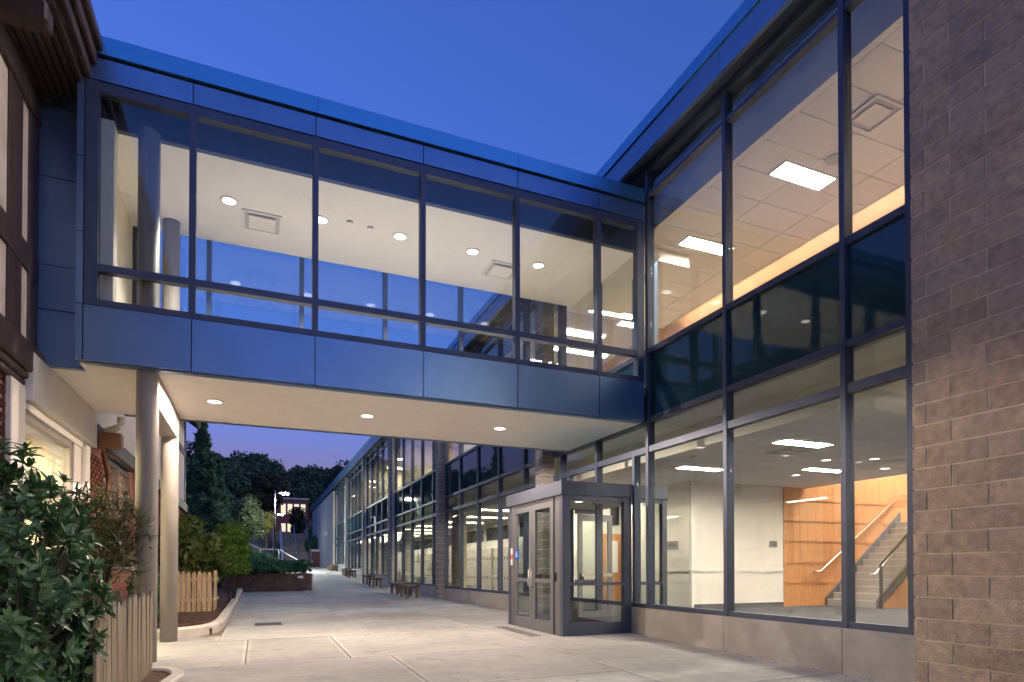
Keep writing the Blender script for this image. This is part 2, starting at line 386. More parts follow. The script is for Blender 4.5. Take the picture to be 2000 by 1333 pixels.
slabs(3.80, 5.86, [11.17] + [13.4 + 3 * k for k in range(17)]); slabs(3.80, 4.54, [10.5, 11.17])
slabs(-1.55, -.55, [10.5, 11.25])

# door threshold apron with metal slot drain in front of the vestibule
dr = thing('slot_drain', 'narrow slotted drain set in the paving before the glass doors', 'drain', (4.25, 9.9, zg(4.25, 9.9)))
for k in range(3):
    sheet('channel', [(4.10 + k * .075, 9.05), (4.125 + k * .075, 9.05), (4.125 + k * .075, 10.75), (4.10 + k * .075, 10.75)], 'grate_iron', dr, dz=.004, thick=.01)
gt = thing('drain_grate', 'dark iron drain grate sunk in the walkway beside the curb', 'grate', (.2, 13.05, zg(.2, 13.05)))
zz = zg(.2, 13.05)
sheet('pit', [(-.05, 12.75), (.45, 12.75), (.45, 13.35), (-.05, 13.35)], 'dark_gap', gt, dz=.003, thick=.01)
for k in range(9): sheet('bar', [(-.04 + k * .056, 12.76), (-.015 + k * .056, 12.76), (-.015 + k * .056, 13.34), (-.04 + k * .056, 13.34)], 'grate_iron', gt, dz=.009, thick=.012)
for x0_, x1_, y0_, y1_ in ((-.07, -.045, 12.73, 13.37), (.45, .475, 12.73, 13.37)):
    sheet('rim', [(x0_, y0_), (x1_, y0_), (x1_, y1_), (x0_, y1_)], 'concrete', gt, dz=.012, thick=.014)

# planting bed, kerb
def strip(name, path, wid, z0, z1, mname, parent, gapfrac=0.0, bevel=.03):
    "one kerb stone along two path points"
    (ax, ay), (bx, by) = path
    d = Vector((bx - ax, by - ay)); L_ = d.length; d /= L_; n = Vector((-d.y, d.x))
    V = []
    for (x, y) in ((ax, ay), (bx, by)):
        for off, z in ((0, z0), (0, z1 - bevel), (bevel, z1), (wid - bevel, z1), (wid, z1 - bevel), (wid, z0)):
            V.append((x + n.x * off, y + n.y * off, zg(x, y) + z))
    F = [(i, (i + 1) % 6, 6 + (i + 1) % 6, 6 + i) for i in range(6)] + [(5, 4, 3, 2, 1, 0), (6, 7, 8, 9, 10, 11)]
    return mesh_obj(name, V, F, mname, parent)
kerb = thing('kerb', 'pale concrete kerb curving round the mulched planting bed', 'kerb', (-.6, 13, 0))
kp = [(-1.75, 11.25), (-1.45, 11.27), (-1.15, 11.33), (-.92, 11.5), (-.75, 11.75), (-.64, 12.1), (-.585, 12.6)]
kp += [(-.56, 13.4 + 1.5 * k) for k in range(10)]
for a, b in zip(kp, kp[1:]):
    d = Vector((b[0] - a[0], b[1] - a[1])); e = d.normalized() * .006
    strip('kerb_stone', ((a[0] + (e.x if d.length > 1 else 0), a[1] + (e.y if d.length > 1 else 0)), b), .17, -.12, .15, 'kerb_stone', kerb)
bed = sheet('planting_bed', [(-2.38, 11.35), (-.72, 11.75), (-.72, 26.8), (-2.38, 26.8)], 'mulch', dz=.085, thick=.15)
tag(bed, 'brown bark mulch planting bed behind the kerb', 'planting bed', kind='structure')
def chips(name, n, fn, size, mname, parent=None):
    V = []; F = []
    for i in range(n):
        x, y, z = fn(); a = random.uniform(0, 6.28); s = size * random.uniform(.5, 1.3)
        dx, dy = math.cos(a) * s, math.sin(a) * s; tz = random.uniform(-.3, .5) * s
        k = len(V); V += [(x - dx, y - dy, z), (x + dy * .3, y - dx * .3, z + .004), (x + dx, y + dy, z + tz + .004), (x - dy * .3, y + dx * .3, z + .006)]; F.append((k, k + 1, k + 2, k + 3))
    return mesh_obj(name, V, F, mname, parent)
def fbed():
    x = random.uniform(-2.3, -.76); y = 11.8 + 9 * random.random() ** 1.6; return x, y, zg(x, y) + .088
tag(chips('mulch_chips', 5000, fbed, .022, 'mulch'), 'loose bark chips scattered over the planting bed', 'mulch', kind='stuff')

def flit():
    y = random.uniform(2, 20); x = 5.84 - abs(random.gauss(0, .07)); return x, y, zg(x, y) + .004
tag(chips('leaf_litter', 260, flit, .016, 'mulch'), 'specks of leaf litter along the foot of the glass facade', 'leaf litter', kind='stuff')
def flit2():
    x = random.uniform(-1, 5.7); y = random.uniform(3.5, 16); return x, y, zg(x, y) + .006
tag(chips('fallen_leaves', 70, flit2, .02, 'mulch'), 'few dry leaves scattered on the walkway', 'leaf litter', kind='stuff')
# near tree pit with curved kerb at the fence end
kerb2 = thing('kerb', 'short rounded kerb nose at the foot of the near picket fence', 'kerb', (-.9, 7.2, -.05))
k2 = [(-.93, -2.0), (-.86, 4.0), (-.80, 6.4), (-.74, 6.95), (-.70, 7.25), (-.74, 7.5), (-.83, 7.68), (-.97, 7.8), (-1.15, 7.86)]
for a, b in zip(k2, k2[1:]): strip('kerb_stone', (a, b), .13, -.1, .07, 'kerb_stone', kerb2, bevel=.02)
bed2 = sheet('planting_bed', [(-2.38, -2), (-.95, -2), (-.86, 7.68), (-2.38, 7.75)], 'mulch', dz=.035, thick=.1)
tag(bed2, 'strip of dark mulch under the large rhododendron', 'planting bed', kind='structure')
sheetp = sheet('side_paving', [(-2.38, 7.78), (-1.6, 7.78), (-1.6, 11.3), (-2.38, 11.3)], 'paving_concrete', dz=-.01, thick=.05)
tag(sheetp, 'strip of concrete paving beneath the bridge end', 'paving', kind='structure')

# ------------------------------------------------------------------ main modern building
XF = 5.88; XG = 5.945
bld = thing('school_building', 'long two-storey glass fronted building with grey roof fascia', 'building', (XF, 20, 0))
COLS = [12.2, 20.5, 28.8, 36.8, 44.6, 52.7]
def masonry(name, x0, x1, y0, y1, z0, z1, parent, rows_y, course=.2032, g=.0078, mname='block_face'):
    core = bbox(name, x0 + .0125, x1, y0 + .0125, y1 - .012, z0, z1, 'mortar', parent)
    n = int(round((z1 - z0) / course))
    for k in range(n):
        a = z0 + k * course; b = min(z1, a + course)
        js = rows_y[k % len(rows_y)]
        for p, q in zip(js, js[1:]):
            block('block', x0 + random.uniform(-.002, .002), x0 + .09, p + (g if p > y0 + .001 else 0), q - (g if q < y1 - .001 else 0), a + g, b - g, mname, core)
    return core
# right pier, block joints as measured
J1 = [1.60, 2.38, 3.00, 3.615, 3.975]; J2 = [1.60, 1.98, 2.72, 3.31, 3.84, 3.975]
masonry('pier', 5.83, 6.45, 1.6, 3.975, -.16, 8.0, bld, [J1, J2], .2035)
for i, c in enumerate(COLS):
    z0 = zg(5.7, c) - .15
    js = [[c - .20, c + .20], [c - .20, c - .02, c + .20]]
    core = masonry('column', 5.70, 5.98, c - .20, c + .20, z0, z0 + .2032 * int((7.7 - z0) / .2032), bld, js, mname='column_block')
    for k in range(int((7.62 - z0) / .2032)):        # camera-side face
        if c < 25: block('block', 5.73, 5.98, c - .205, c - .19, z0 + k * .2032 + .005, z0 + (k + 1) * .2032 - .005, 'column_block', core, axis='y')
Z = dict(tb=(3.03, 3.13), sb=(3.53, 3.61), st=(4.65, 4.73), ut=(7.245, 7.31), hd=(7.66, 7.75))
def curtain(y0, y1, mull, sill, lower_skip=None, gl='clear_glass', extra_low=()):
    "one bay of curtain wall between y0 and y1, mullion centres in mull"
    hw = .033
    rails = [(sill, sill + .07)] + [Z[k] for k in ('tb', 'sb', 'st', 'ut', 'hd')]
    full = [y0 - hw] + list(mull) + [y1 + hw]
    for yc in mull: box('mullion', XF, XF + .13, yc - hw, yc + hw, sill, 7.75, 'frame_metal', bld)
    for yc in extra_low: box('mullion', XF + .002, XF + .13, yc - hw, yc + hw, sill, Z['tb'][0], 'frame_metal', bld)
    for ri, (a, b) in enumerate(rails):
        for p, q in zip(full, full[1:]):
            if ri == 0 and lower_skip and p + hw >= lower_skip[0] - .1 and q - hw <= lower_skip[1] + .1: continue
            box('transom', XF + .012, XF + .12, p + hw, q - hw, a, b, 'frame_metal', bld)
    for i in range(5):
        za, zb = rails[i][1], rails[i + 1][0]
        for p, q in zip(full, full[1:]):
            p_, q_ = p + hw, q - hw
            if q_ - p_ < .06: continue
            if i == 0:
                parts = [p_] + sum([[e - hw, e + hw] for e in sorted(extra_low) if p_ < e < q_], []) + [q_]
                for u, v in zip(parts[::2], parts[1::2]):
                    if lower_skip and u >= lower_skip[0] - .06 and v <= lower_skip[1] + .06: continue
                    box('pane', XG, XG + .012, u, v, za, zb, gl, bld)
            elif i == 2: box('spandrel_pane', XG - .01, XG + .014, p_, q_, za, zb, 'spandrel_glass', bld)
            else: box('pane', XG, XG + .012, p_, q_, za, zb, gl, bld)
curtain(3.98, 11.87, [4.03, 4.77, 6.60, 8.41, 10.05, 11.5], .48, lower_skip=(8.82, 11.2), extra_low=(8.81, 11.2))
curtain(-14.0, 1.58, [-13.97, -11.8, -9.6, -7.4, -5.2, -3.0, -.8, 1.55], .48)
for p, q in zip([-14, -9.6, -5.2, -.8], [-9.6, -5.2, -.8, 1.58]): box('base_panel', 5.855, 6.10, p + .004, q - .004, -.3, .48, 'concrete', bld)
SILL = [.48, .50, .78, 1.13, 1.5]
for i in range(5):
    a, b = COLS[i] + .33, COLS[i + 1] - .33
    st = (b - a - .9) / 4
    mull = [a + .03] + [a + .92 + st * k for k in range(4)] + [b - .03]
    curtain(a, b, mull, SILL[i], gl='far_glass' if i else 'clear_glass')
    js = [a - .03] + [a + .92 + st * k for k in range(4)] + [b + .03]
    for p, q in zip(js, js[1:]): box('base_panel', 5.84, 6.10, p + .004, q - .004, zg(5.9, p) - .3, SILL[i], 'concrete', bld)
for p, q in zip([3.975, 4.78, 6.62, 8.43], [4.78, 6.62, 8.43, 8.84]): box('base_panel', 5.855, 6.10, p + .004, q - .004, -.3, .48, 'concrete', bld)
box('base_panel', 5.855, 6.10, 11.18, 11.89, -.3, .48, 'concrete', bld)
box('end_wall', 5.75, 6.1, 53.05, 73, .4, 7.62, 'far_render', bld)
# roof edge
YR = [-14.2, -11, -8, -5, -2, 1.0, 3.3, 6.44, 9.6, 12.8, 16, 20, 24, 28, 32, 36, 40, 44, 48, 52, 56, 60, 64, 68, 72, 76]
for p, q in zip(YR, YR[1:]):
    box('fascia_panel', 5.675, 5.74, p + .004, q - .004, 7.75, 8.105, 'aluminium_panel', bld)
box('coping', 5.65, 5.85, -14.2, 76, 8.118, 8.305, 'aluminium_coping', bld)
box('eave_soffit', 5.74, 6.35, -14.2, 76, 7.765, 7.82, 'frame_metal', bld)
box('roof', 5.85, 19, -14.2, 76, 7.83, 8.2, 'roof_tile', bld)
# interiors: lower hall
FL = .15
box('floor', 5.97, 19, 1.6, 54, -.05, FL, 'carpet', bld)
box('back_wall', 18.6, 18.8, 1.6, 54, FL, 7.7, 'white_paint', bld)
box('side_wall', 6.45, 18.6, 1.4, 1.58, FL, 7.7, 'white_paint', bld)
box('south_floor', 5.97, 11, -14, 1.39, -.05, FL, 'carpet', bld); box('south_upper_floor', 6.1, 11, -14, 1.39, 3.3, 4.4, 'pale_floor', bld); box('south_ceiling', 6.1, 11, -14, 1.39, 7.0, 7.1, 'ceiling_board', bld)
box('south_back_wall', 11, 11.2, -14, 1.39, FL, 7.6, 'cream_paint', bld); box('south_end_wall', 6.1, 11, -14.2, -14.05, FL, 7.6, 'white_paint', bld)
box('far_side_wall', 6.1, 18.6, 53.2, 53.4, FL, 7.7, 'white_paint', bld)
box('pocket_ceiling', 6.02, 6.62, 1.6, 53, 3.50, 3.58, 'white_paint', bld)
box('bulkhead', 6.62, 6.74, 1.6, 53, 3.10, 4.3, 'white_paint', bld)
lowc = bbox('ceiling', 6.74, 13.3, 1.6, 12.0, 3.262, 3.36, 'ceiling_grid', bld)
box('ceiling', 6.74, 10.3, 12.0, 53, 3.255, 3.36, 'ceiling_board', bld)
box('ceiling', 10.3, 13.3, 12.4, 53, 3.255, 3.36, 'ceiling_board', bld)
LOWFIX = [(7.90, 9.00, 7.44, 7.80), (8.03, 9.15, 10.20, 10.52), (10.6, 11.7, 9.35, 9.65), (7.9, 9.0, 4.6, 4.95), (10.6, 11.7, 6.6, 6.95), (8.9, 10.0, 2.6, 2.95)]
def tiles(ceil, x0, x1, y0, y1, z, sx, sy, holes):
    nx_ = int(math.ceil((x1 - x0) / sx)); ny_ = int(math.ceil((y1 - y0) / sy))
    for i in range(nx_):
        for j in range(ny_):
            a, b = x0 + i * sx + .006, min(x1, x0 + (i + 1) * sx) - .006; c, d = y0 + j * sy + .006, min(y1, y0 + (j + 1) * sy) - .006
            if b - a < .05 or d - c < .05: continue
            box('ceiling_tile', a, b, c, d, z, z + .03, 'ceiling_board', ceil)
tiles(lowc, 6.75, 13.3, 3.2, 12.0, 3.248, 1.1, .55, [])
box('second_floor', 6.74, 13.3, 1.6, 53, 4.3, 4.42, 'pale_floor', bld)
box('second_floor', 5.97, 6.74, 1.6, 53, 3.62, 4.6, 'spandrel_back', bld)
# white lobby walls
wl = bbox('lobby_wall', 9.68, 12.6, 12.0, 12.35, FL, 3.26, 'white_paint', bld)
box('chair_rail', 9.70, 12.58, 11.972, 12.0, 1.06, 1.15, 'white_paint', wl); box('skirting', 9.70, 12.58, 11.98, 12.0, FL, .27, 'stair_nosing', wl)
wl2 = bbox('lobby_wall', 9.62, 9.68, 12.02, 14.6, FL, 3.26, 'white_paint', bld)
box('chair_rail', 9.594, 9.62, 12.02, 14.6, 1.06, 1.15, 'white_paint', wl2)
box('corner_trim', 9.63, 9.70, 11.96, 12.0, FL, 3.24, 'white_paint', bld)
# wood panelled stair wall
ww = bbox('wood_wall', 12.6, 18.6, 12.02, 12.3, FL, 7.3, 'oak_panel', bld)
for i in range(10):
    for k, (za, zb) in enumerate(zip([FL, .77, 1.31, 1.87, 2.41, 2.95, 4.0, 5.2], [.77, 1.31, 1.87, 2.41, 2.95, 4.0, 5.2, 7.3])):
        box('wood_panel', 12.6 + .6 * i + .003, 13.2 + .6 * i - .003, 11.985, 12.02, za + .005, zb - .005, 'oak_panel', ww)
for z in (.77, 1.31, 1.87, 2.41, 2.95): box('batten', 12.6, 18.6, 11.968, 11.985, z - .022, z + .022, 'oak_batten', ww)
box('ceiling_edge', 13.3, 13.36, 1.6, 12.0, 3.24, 4.42, 'white_paint', bld)
# corridor behind the vestibule
wk = bbox('corridor_wall', 6.9, 9.62, 15.6, 15.7, FL, 3.26, 'white_paint', bld)
box('dado', 6.9, 9.62, 15.57, 15.6, FL, .28, 'stair_nosing', wk)
wdoor = bbox('wood_door', 9.30, 9.95, 15.50, 15.56, FL, 2.15, 'oak_panel', bld)
box('door_lite', 9.42, 9.80, 15.48, 15.50, 1.02, 1.95, 'paper', wdoor)
for k in range(5): box('notice', 7.4 + .28 * k, 7.62 + .28 * k, 15.55, 15.57, 1.2 + .12 * (k % 2), 1.6 + .1 * (k % 3), 'paper', wk)
# far hall: locker wall
hw_ = bbox('hall_wall', 10.3, 10.42, 15.7, 53, FL, 3.26, 'white_paint', bld)
for k in range(9):
    a = 16.2 + k * 4.1
    box('clerestory', 10.27, 10.3, a, a + 1.5, 2.48, 3.08, 'dark_gap', hw_); box('clerestory', 10.27, 10.3, a + 1.6, a + 3.6, 2.48, 3.08, 'dark_gap', hw_)
hd_ = bbox('hall_door', 10.24, 10.3, 30.6, 31.5, FL, 2.1, 'locker_paint', bld)
tube('door_handle', [(10.2, 30.75, 1.0), (10.2, 30.75, 1.12)], .02, 'steel', hd_)
for c in COLS[1:4]:
    masonry('inner_pier', 6.45, 6.75, c - .1, c + .75, FL, FL + .2032 * 14, bld, [[c - .1, c + .32, c + .75], [c - .1, c + .1, c + .53, c + .75]])
def lockers(y0, n, label):
    t = thing('locker_bank', label, 'lockers', (10.2, y0 + n * .16, FL), 'lockers along the hall wall')
    box('carcass', 10.02, 10.3, y0, y0 + n * .31, FL, 2.08, 'locker_paint', t)
    box('plinth', 10.03, 10.3, y0, y0 + n * .31, FL - .0, FL + .1, 'stair_nosing', t)
    for i in range(n):
        for za, zb in ((.27, 1.14), (1.16, 2.05)):
            d = bbox('locker_door', 10.0, 10.02, y0 + i * .31 + .008, y0 + (i + 1) * .31 - .008, za, zb, 'locker_paint', t)
            box('latch', 9.985, 10.0, y0 + i * .31 + .13, y0 + i * .31 + .18, za + .38, za + .52, 'black_metal', d)
lockers(22.6, 12, 'cream lockers seen through the first bay past the entrance')
lockers(26.6, 12, 'second bank of cream lockers along the hall, beside the white door')
lockers(32.0, 14, 'bank of cream lockers deeper in the hall behind the second bay')
lockers(37.5, 14, 'farthest bank of cream lockers glimpsed behind the third bay')
# upper hall
box('bulkhead', 6.30, 6.40, 1.6, 53, 7.0, 7.765, 'white_paint', bld)
upc = bbox('ceiling', 6.40, 9.12, 1.6, 53, 7.022, 7.12, 'ceiling_grid', bld)
tiles(upc, 6.41, 9.10, 3.0, 12.4, 7.008, 1.02, .56, [])
box('ceiling', 9.5, 18.6, 1.6, 53, 7.25, 7.32, 'ceiling_board', bld)
box('upper_wall', 9.45, 9.55, 1.6, 53, 4.42, 7.34, 'peach_paint', bld); box('cove_top', 9.12, 9.45, 1.6, 53, 7.24, 7.34, 'white_paint', bld); box('cove_edge', 9.10, 9.119, 1.6, 53, 7.0, 7.24, 'white_paint', bld)
for k in range(6): box('cove_lamp', 9.16, 9.22, 3.0 + 1.5 * k, 4.4 + 1.5 * k, 7.14, 7.18, 'cove_glow', bld)
for k in range(9): box('wood_slat', 9.40, 9.45, 3.4, 6.3, 6.2 + k * .085, 6.265 + k * .085, 'oak_batten', bld)
for k in range(6): box('wood_panel', 9.41, 9.45, 6.5 + k * .7, 7.15 + k * .7, 4.42, 6.86, 'oak_panel' if k in (1, 3) else 'peach_paint', bld)
box('soffit_box', 6.42, 7.46, 9.3, 11.6, 6.78, 7.0, 'white_paint', bld)
for y in (9.15, 9.75): box('door_post', 6.55, 6.64, y, y + .09, 4.42, 6.78, 'aluminium_panel', bld)
box('door_head', 6.55, 6.64, 9.24, 9.75, 6.45, 6.54, 'aluminium_panel', bld)
for k in range(5):   # white columns/fins of upper rooms seen obliquely in the far bays
    box('cross_wall', 6.5, 9.4, COLS[k + 1] - .2, COLS[k + 1] + .1, 4.42, 7.0, 'cream_paint', bld)

# ceiling lights: separate things hanging in the ceilings
def troffer(name, x0, x1, y0, y1, z, label, group, glow='troffer_glow', lou=True):
    t = thing(name, label, 'ceiling light', ((x0 + x1) / 2, (y0 + y1) / 2, z), group)
    box('diffuser', x0 + .03, x1 - .03, y0 + .03, y1 - .03, z - .012, z - .004, glow, t)
    for a in ((x0, x1, y0, y0 + .028), (x0, x1, y1 - .028, y1), (x0, x0 + .028, y0 + .03, y1 - .03), (x1 - .028, x1, y0 + .03, y1 - .03)): box('frame', *a, z - .025, z + .0, 'white_paint', t)
    if lou: box('louvre', x0 + .03, x1 - .03, (y0 + y1) / 2 - .006, (y0 + y1) / 2 + .006, z - .024, z - .013, 'white_paint', t)
    return t
G1 = 'recessed ceiling lights of the ground floor lobby'
LB = ['bright rectangular ceiling light above the lobby, nearest the glass', 'ceiling light in the lobby just right of the glass vestibule',
      'lobby ceiling light in front of the white wall', 'lobby ceiling light hidden behind the block pier', 'lobby ceiling light on the way to the staircase', 'lobby ceiling light nearest the viewer']
for f, l in zip(LOWFIX, LB): troffer('ceiling_light', *f, 3.246, l, G1, 'lobby_glow')
G2 = 'recessed ceiling lights of the upper floor'
troffer('ceiling_light', 6.98, 8.02, 6.55, 6.91, 7.006, 'dazzling rectangular ceiling light behind the upper middle window', G2)
troffer('ceiling_light', 6.98, 8.04, 8.70, 9.04, 7.006, 'ceiling light behind the upper window beside the bridge', G2)
troffer('ceiling_light', 7.9, 8.9, 4.3, 4.65, 7.006, 'upper ceiling light half hidden by the block pier', G2)
for k, y in enumerate((11.9, 13.3)): troffer('ceiling_light', 6.9, 8.1, y, y + .3, 7.006, ['upper ceiling light seen through the end of the bridge', 'second upper ceiling light seen through the end of the bridge'][k], G2)
for k in range(5):
    for z_, w_ in ((3.29, 'ground'), (6.99, 'upper')): box('room_fill_light', 7.2, 8.8, -12.5 + 3 * k, -12.1 + 3 * k, z_ - .02, z_, 'lobby_glow', bld)  # lights added in the unseen south rooms to brighten the left facade and bush
G3 = 'strip lights along the far hall'
ORD = ['first', 'second', 'third', 'fourth', 'fifth', 'sixth', 'seventh', 'eighth', 'ninth', 'tenth', 'eleventh', 'twelfth', 'thirteenth']
for k, y in enumerate(np.arange(14.5, 52, 3.0)):
    troffer('ceiling_light', 7.2, 9.6, y, y + .2, 3.25, 'linear strip light on the ground floor hall ceiling, %s past the vestibule' % ORD[k], G3 + ' ground floor', 'strip_glow', False)
    troffer('ceiling_light', 6.9, 8.9, y, y + .2, 7.006, 'linear strip light on the upper hall ceiling, %s beyond the bridge' % ORD[k], G3 + ' upper floor', 'strip_glow', False)
def downlight(name, x, y, z, r, glow, label, group, watt=60, cone=116, col=(1.0, .82, .66)):
    t = thing(name, label, 'downlight', (x, y, z), group)
    disc('lens', x, y, z - .003, r * .86, glow, t, .006); ring('trim', x, y, z, r * .86, r * 1.12, 'white_paint', t, .012)
    l_ = bpy.data.lights.new('spot', 'SPOT'); l_.energy = watt * EK; l_.color = col; l_.spot_size = R(cone); l_.spot_blend = .12 if cone > 160 else .45; l_.shadow_soft_size = 0
    lo = bpy.data.objects.new('lamp', l_); link(lo, t, (x, y, z - .03)); return t
for (x, y), l in zip([(10.95, 8.2), (10.2, 8.65), (11.2, 10.3), (12.2, 8.9)], ['round downlight in the lobby ceiling by the pier', 'round downlight left of the one by the pier', 'round lobby downlight before the oak wall', 'round lobby downlight nearest the foot of the stairs']):
    downlight('downlight', x, y, 3.247, .10, 'downlight_small', l, 'round downlights of the lobby')
tag(disc('ceiling_speaker', 7.62, 6.28, 7.006, .13, 'ceiling_grid', None, .015), 'round speaker in the upper ceiling beside the bright light', 'speaker')
for x, l in ((15.2, 'hidden downlight above the stair landing'), (16.6, 'second downlight above the stair landing')):
    troffer('ceiling_light', x, x + 1.0, 9.6, 10.9, 7.245, l, 'lights above the staircase', 'lobby_glow')
for x, y, z, l in ((7.05, 5.2, 7.006, 'square white air diffuser in the upper ceiling by the pier'), (8.55, 8.0, 3.246, 'square air diffuser in the lobby ceiling')):
    t = thing('air_diffuser', l, 'air vent', (x, y, z))
    box('backing', x, x + .52, y, y + .52, z - .008, z - .002, 'ceiling_grid', t)
    for a in ((0, .52, 0, .03), (0, .52, .49, .52), (0, .03, .03, .49), (.49, .52, .03, .49)): box('rim', x + a[0], x + a[1], y + a[2], y + a[3], z - .03, z - .0, 'white_paint', t)
    box('plaque', x + .1, x + .42, y + .1, y + .42, z - .035, z - .02, 'white_paint', t)
for x, y, l in ((7.6, 9.35, 'small round sprinkler cover in the lobby ceiling'), (7.9, 6.2, 'smoke detector on the lobby ceiling near the glass')):
    t = disc('smoke_detector', x, y, 3.247, .06, 'white_paint', None, .04); tag(t, l, 'detector')

# wall plaques
def plaque(x0, x1, y, z0, z1, mname, label):
    t = thing('wall_plaque', label, 'plaque', ((x0 + x1) / 2, y, (z0 + z1) / 2))
    box('plate', x0, x1, y - .02, y, z0, z1, mname, t)
    for k in range(2): box('engraving', x0 + .05, x1 - .05, y - .024, y - .0205, z0 + .07 + k * .05, z0 + .085 + k * .05, 'black_metal', t)
plaque(12.12, 12.36, 11.985, 1.68, 1.84, 'plaque_grey', 'small brown plaque on the white lobby wall beside the oak panelling')
t = thing('wall_plaque', 'grey plaque on the white wall next to the vestibule', 'plaque', (9.6, 12.9, 1.7))
box('plate', 9.585, 9.619, 12.45, 12.9, 1.62, 1.82, 'plaque_grey', t); box('engraving', 9.58, 9.5845, 12.55, 12.8, 1.71, 1.73, 'black_metal', t)

# interior staircase
stp = thing('interior_staircase', 'straight indoor stair with pale steps along the oak wall', 'staircase', (15.3, 11.2, FL))
NX, RZ, TR, X0 = 13, .177, .2235, 14.1
for k in range(NX):
    x = X0 + k * TR; zt = FL + (k + 1) * RZ
    s = bbox('step', x, x + TR + (.03 if k < NX - 1 else 0), 10.52, 11.94, zt - RZ + .001, zt, 'stair_tread', stp)
    box('nosing', x - .014, x - .0005, 10.521, 11.939, zt - .022, zt + .003, 'pale_cap', s)
bbox('landing', X0 + NX * TR, 18.6, 10.4, 11.94, FL + NX * RZ - .2, FL + NX * RZ - .002, 'stair_tread', stp)
def slope(x): return FL + RZ + (x - X0) / TR * RZ
xe = X0 + NX * TR
for (ya, yb, nm, mm) in ((10.44, 10.515, 'stringer', 'stair_nosing'), (11.945, 11.983, 'wall_string', 'stair_nosing')):
    V = [(X0 - .05, y, z) for y in (ya, yb) for z in (FL, FL + .2)] + [(xe, y, z) for y in (ya, yb) for z in (slope(xe) - .28, slope(xe) + .12)]
    mesh_obj(nm, V, [(0, 1, 3, 2), (4, 6, 7, 5), (0, 4, 5, 1), (2, 3, 7, 6), (1, 5, 7, 3), (0, 2, 6, 4)], mm, stp)
V = [(X0, 10.46, FL), (xe, 10.46, FL), (xe, 10.46, slope(xe) - .29), (X0, 10.5, FL), (xe, 10.5, FL), (xe, 10.5, slope(xe) - .29)]
mesh_obj('side_panel', V, [(0, 1, 2), (3, 5, 4), (0, 3, 4, 1), (1, 4, 5, 2), (0, 2, 5, 3)], 'oak_panel', stp)
for x in (X0, X0 + 1.0, X0 + 2.0, xe): box('newel_post', x - .03, x + .03, 10.39, 10.44, slope(x) - RZ, slope(x) + .88, 'black_metal', stp)
tube('top_rail', [(X0 - .02, 10.42, slope(X0) + .88), (xe, 10.42, slope(xe) + .88)], .032, 'black_metal', stp)
tube('bottom_rail', [(X0, 10.42, slope(X0) + .08), (xe, 10.42, slope(xe) + .08)], .018, 'black_metal', stp)
tube('handrail', [(X0 - .22, 10.52, slope(X0) + .66), (X0 - .05, 10.52, slope(X0) + .68), (xe, 10.52, slope(xe) + .76)], .022, 'steel', stp)
V = []; F = []
def bar(p, q, r):
    k = len(V)
    for c in (p, q): V.extend([(c[0] - r, c[1], c[2]), (c[0], c[1] - r, c[2]), (c[0] + r, c[1], c[2]), (c[0], c[1] + r, c[2])])
    F.extend([(k + i, k + (i + 1) % 4, k + 4 + (i + 1) % 4, k + 4 + i) for i in range(4)])
for k in range(46):
    x = X0 + .03 + k * (xe - X0 - .06) / 45; bar((x, 10.42, slope(x) + .10), (x, 10.42, slope(x) + .86), .0028)
for k in range(9): bar((X0 + .02, 10.424, slope(X0) + .16 + k * .085), (xe, 10.424, slope(xe) + .16 + k * .085), .003)
tag(mesh_obj('mesh_infill', V, F, 'black_metal', stp), kind='stuff')
tube('wall_handrail', [(X0 - .55, 11.9, 1.06), (X0 - .3, 11.9, 1.06), (xe - .1, 11.9, slope(xe - .1) + .68), (18.2, 11.9, slope(xe - .1) + .68)], .022, 'steel', stp)
for x in (X0 - .5, X0 + .8, X0 + 2.1): tube('rail_bracket', [(x, 11.9, (1.04 if x < X0 else slope(x) + .6)), (x, 11.97, (.98 if x < X0 else slope(x) + .55))], .012, 'steel', stp, 6)

# ------------------------------------------------------------------ glass entrance vestibule
VX0, VX1, VY0, VY1 = 4.55, 6.60, 8.845, 11.15
ves = thing('entrance_vestibule', 'grey metal and glass entrance vestibule with double doors', 'vestibule', (4.9, 10, .03))
zb = 0.0
VM = 'vestibule_metal'; VS = 'vestibule_side'
rf = bbox('roof', VX0 + .03, VX1 - .02, VY0 + .03, VY1 - .03, 2.40, 2.50, 'aluminium_coping', ves)
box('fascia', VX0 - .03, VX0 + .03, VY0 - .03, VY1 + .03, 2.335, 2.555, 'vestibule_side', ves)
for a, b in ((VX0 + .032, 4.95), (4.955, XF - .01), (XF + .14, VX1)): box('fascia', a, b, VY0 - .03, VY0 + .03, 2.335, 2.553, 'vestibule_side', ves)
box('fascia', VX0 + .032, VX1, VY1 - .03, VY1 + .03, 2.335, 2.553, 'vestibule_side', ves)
box('ceiling', VX0 + .07, VX1 - .05, VY0 + .07, VY1 - .07, 2.345, 2.38, 'white_paint', ves)
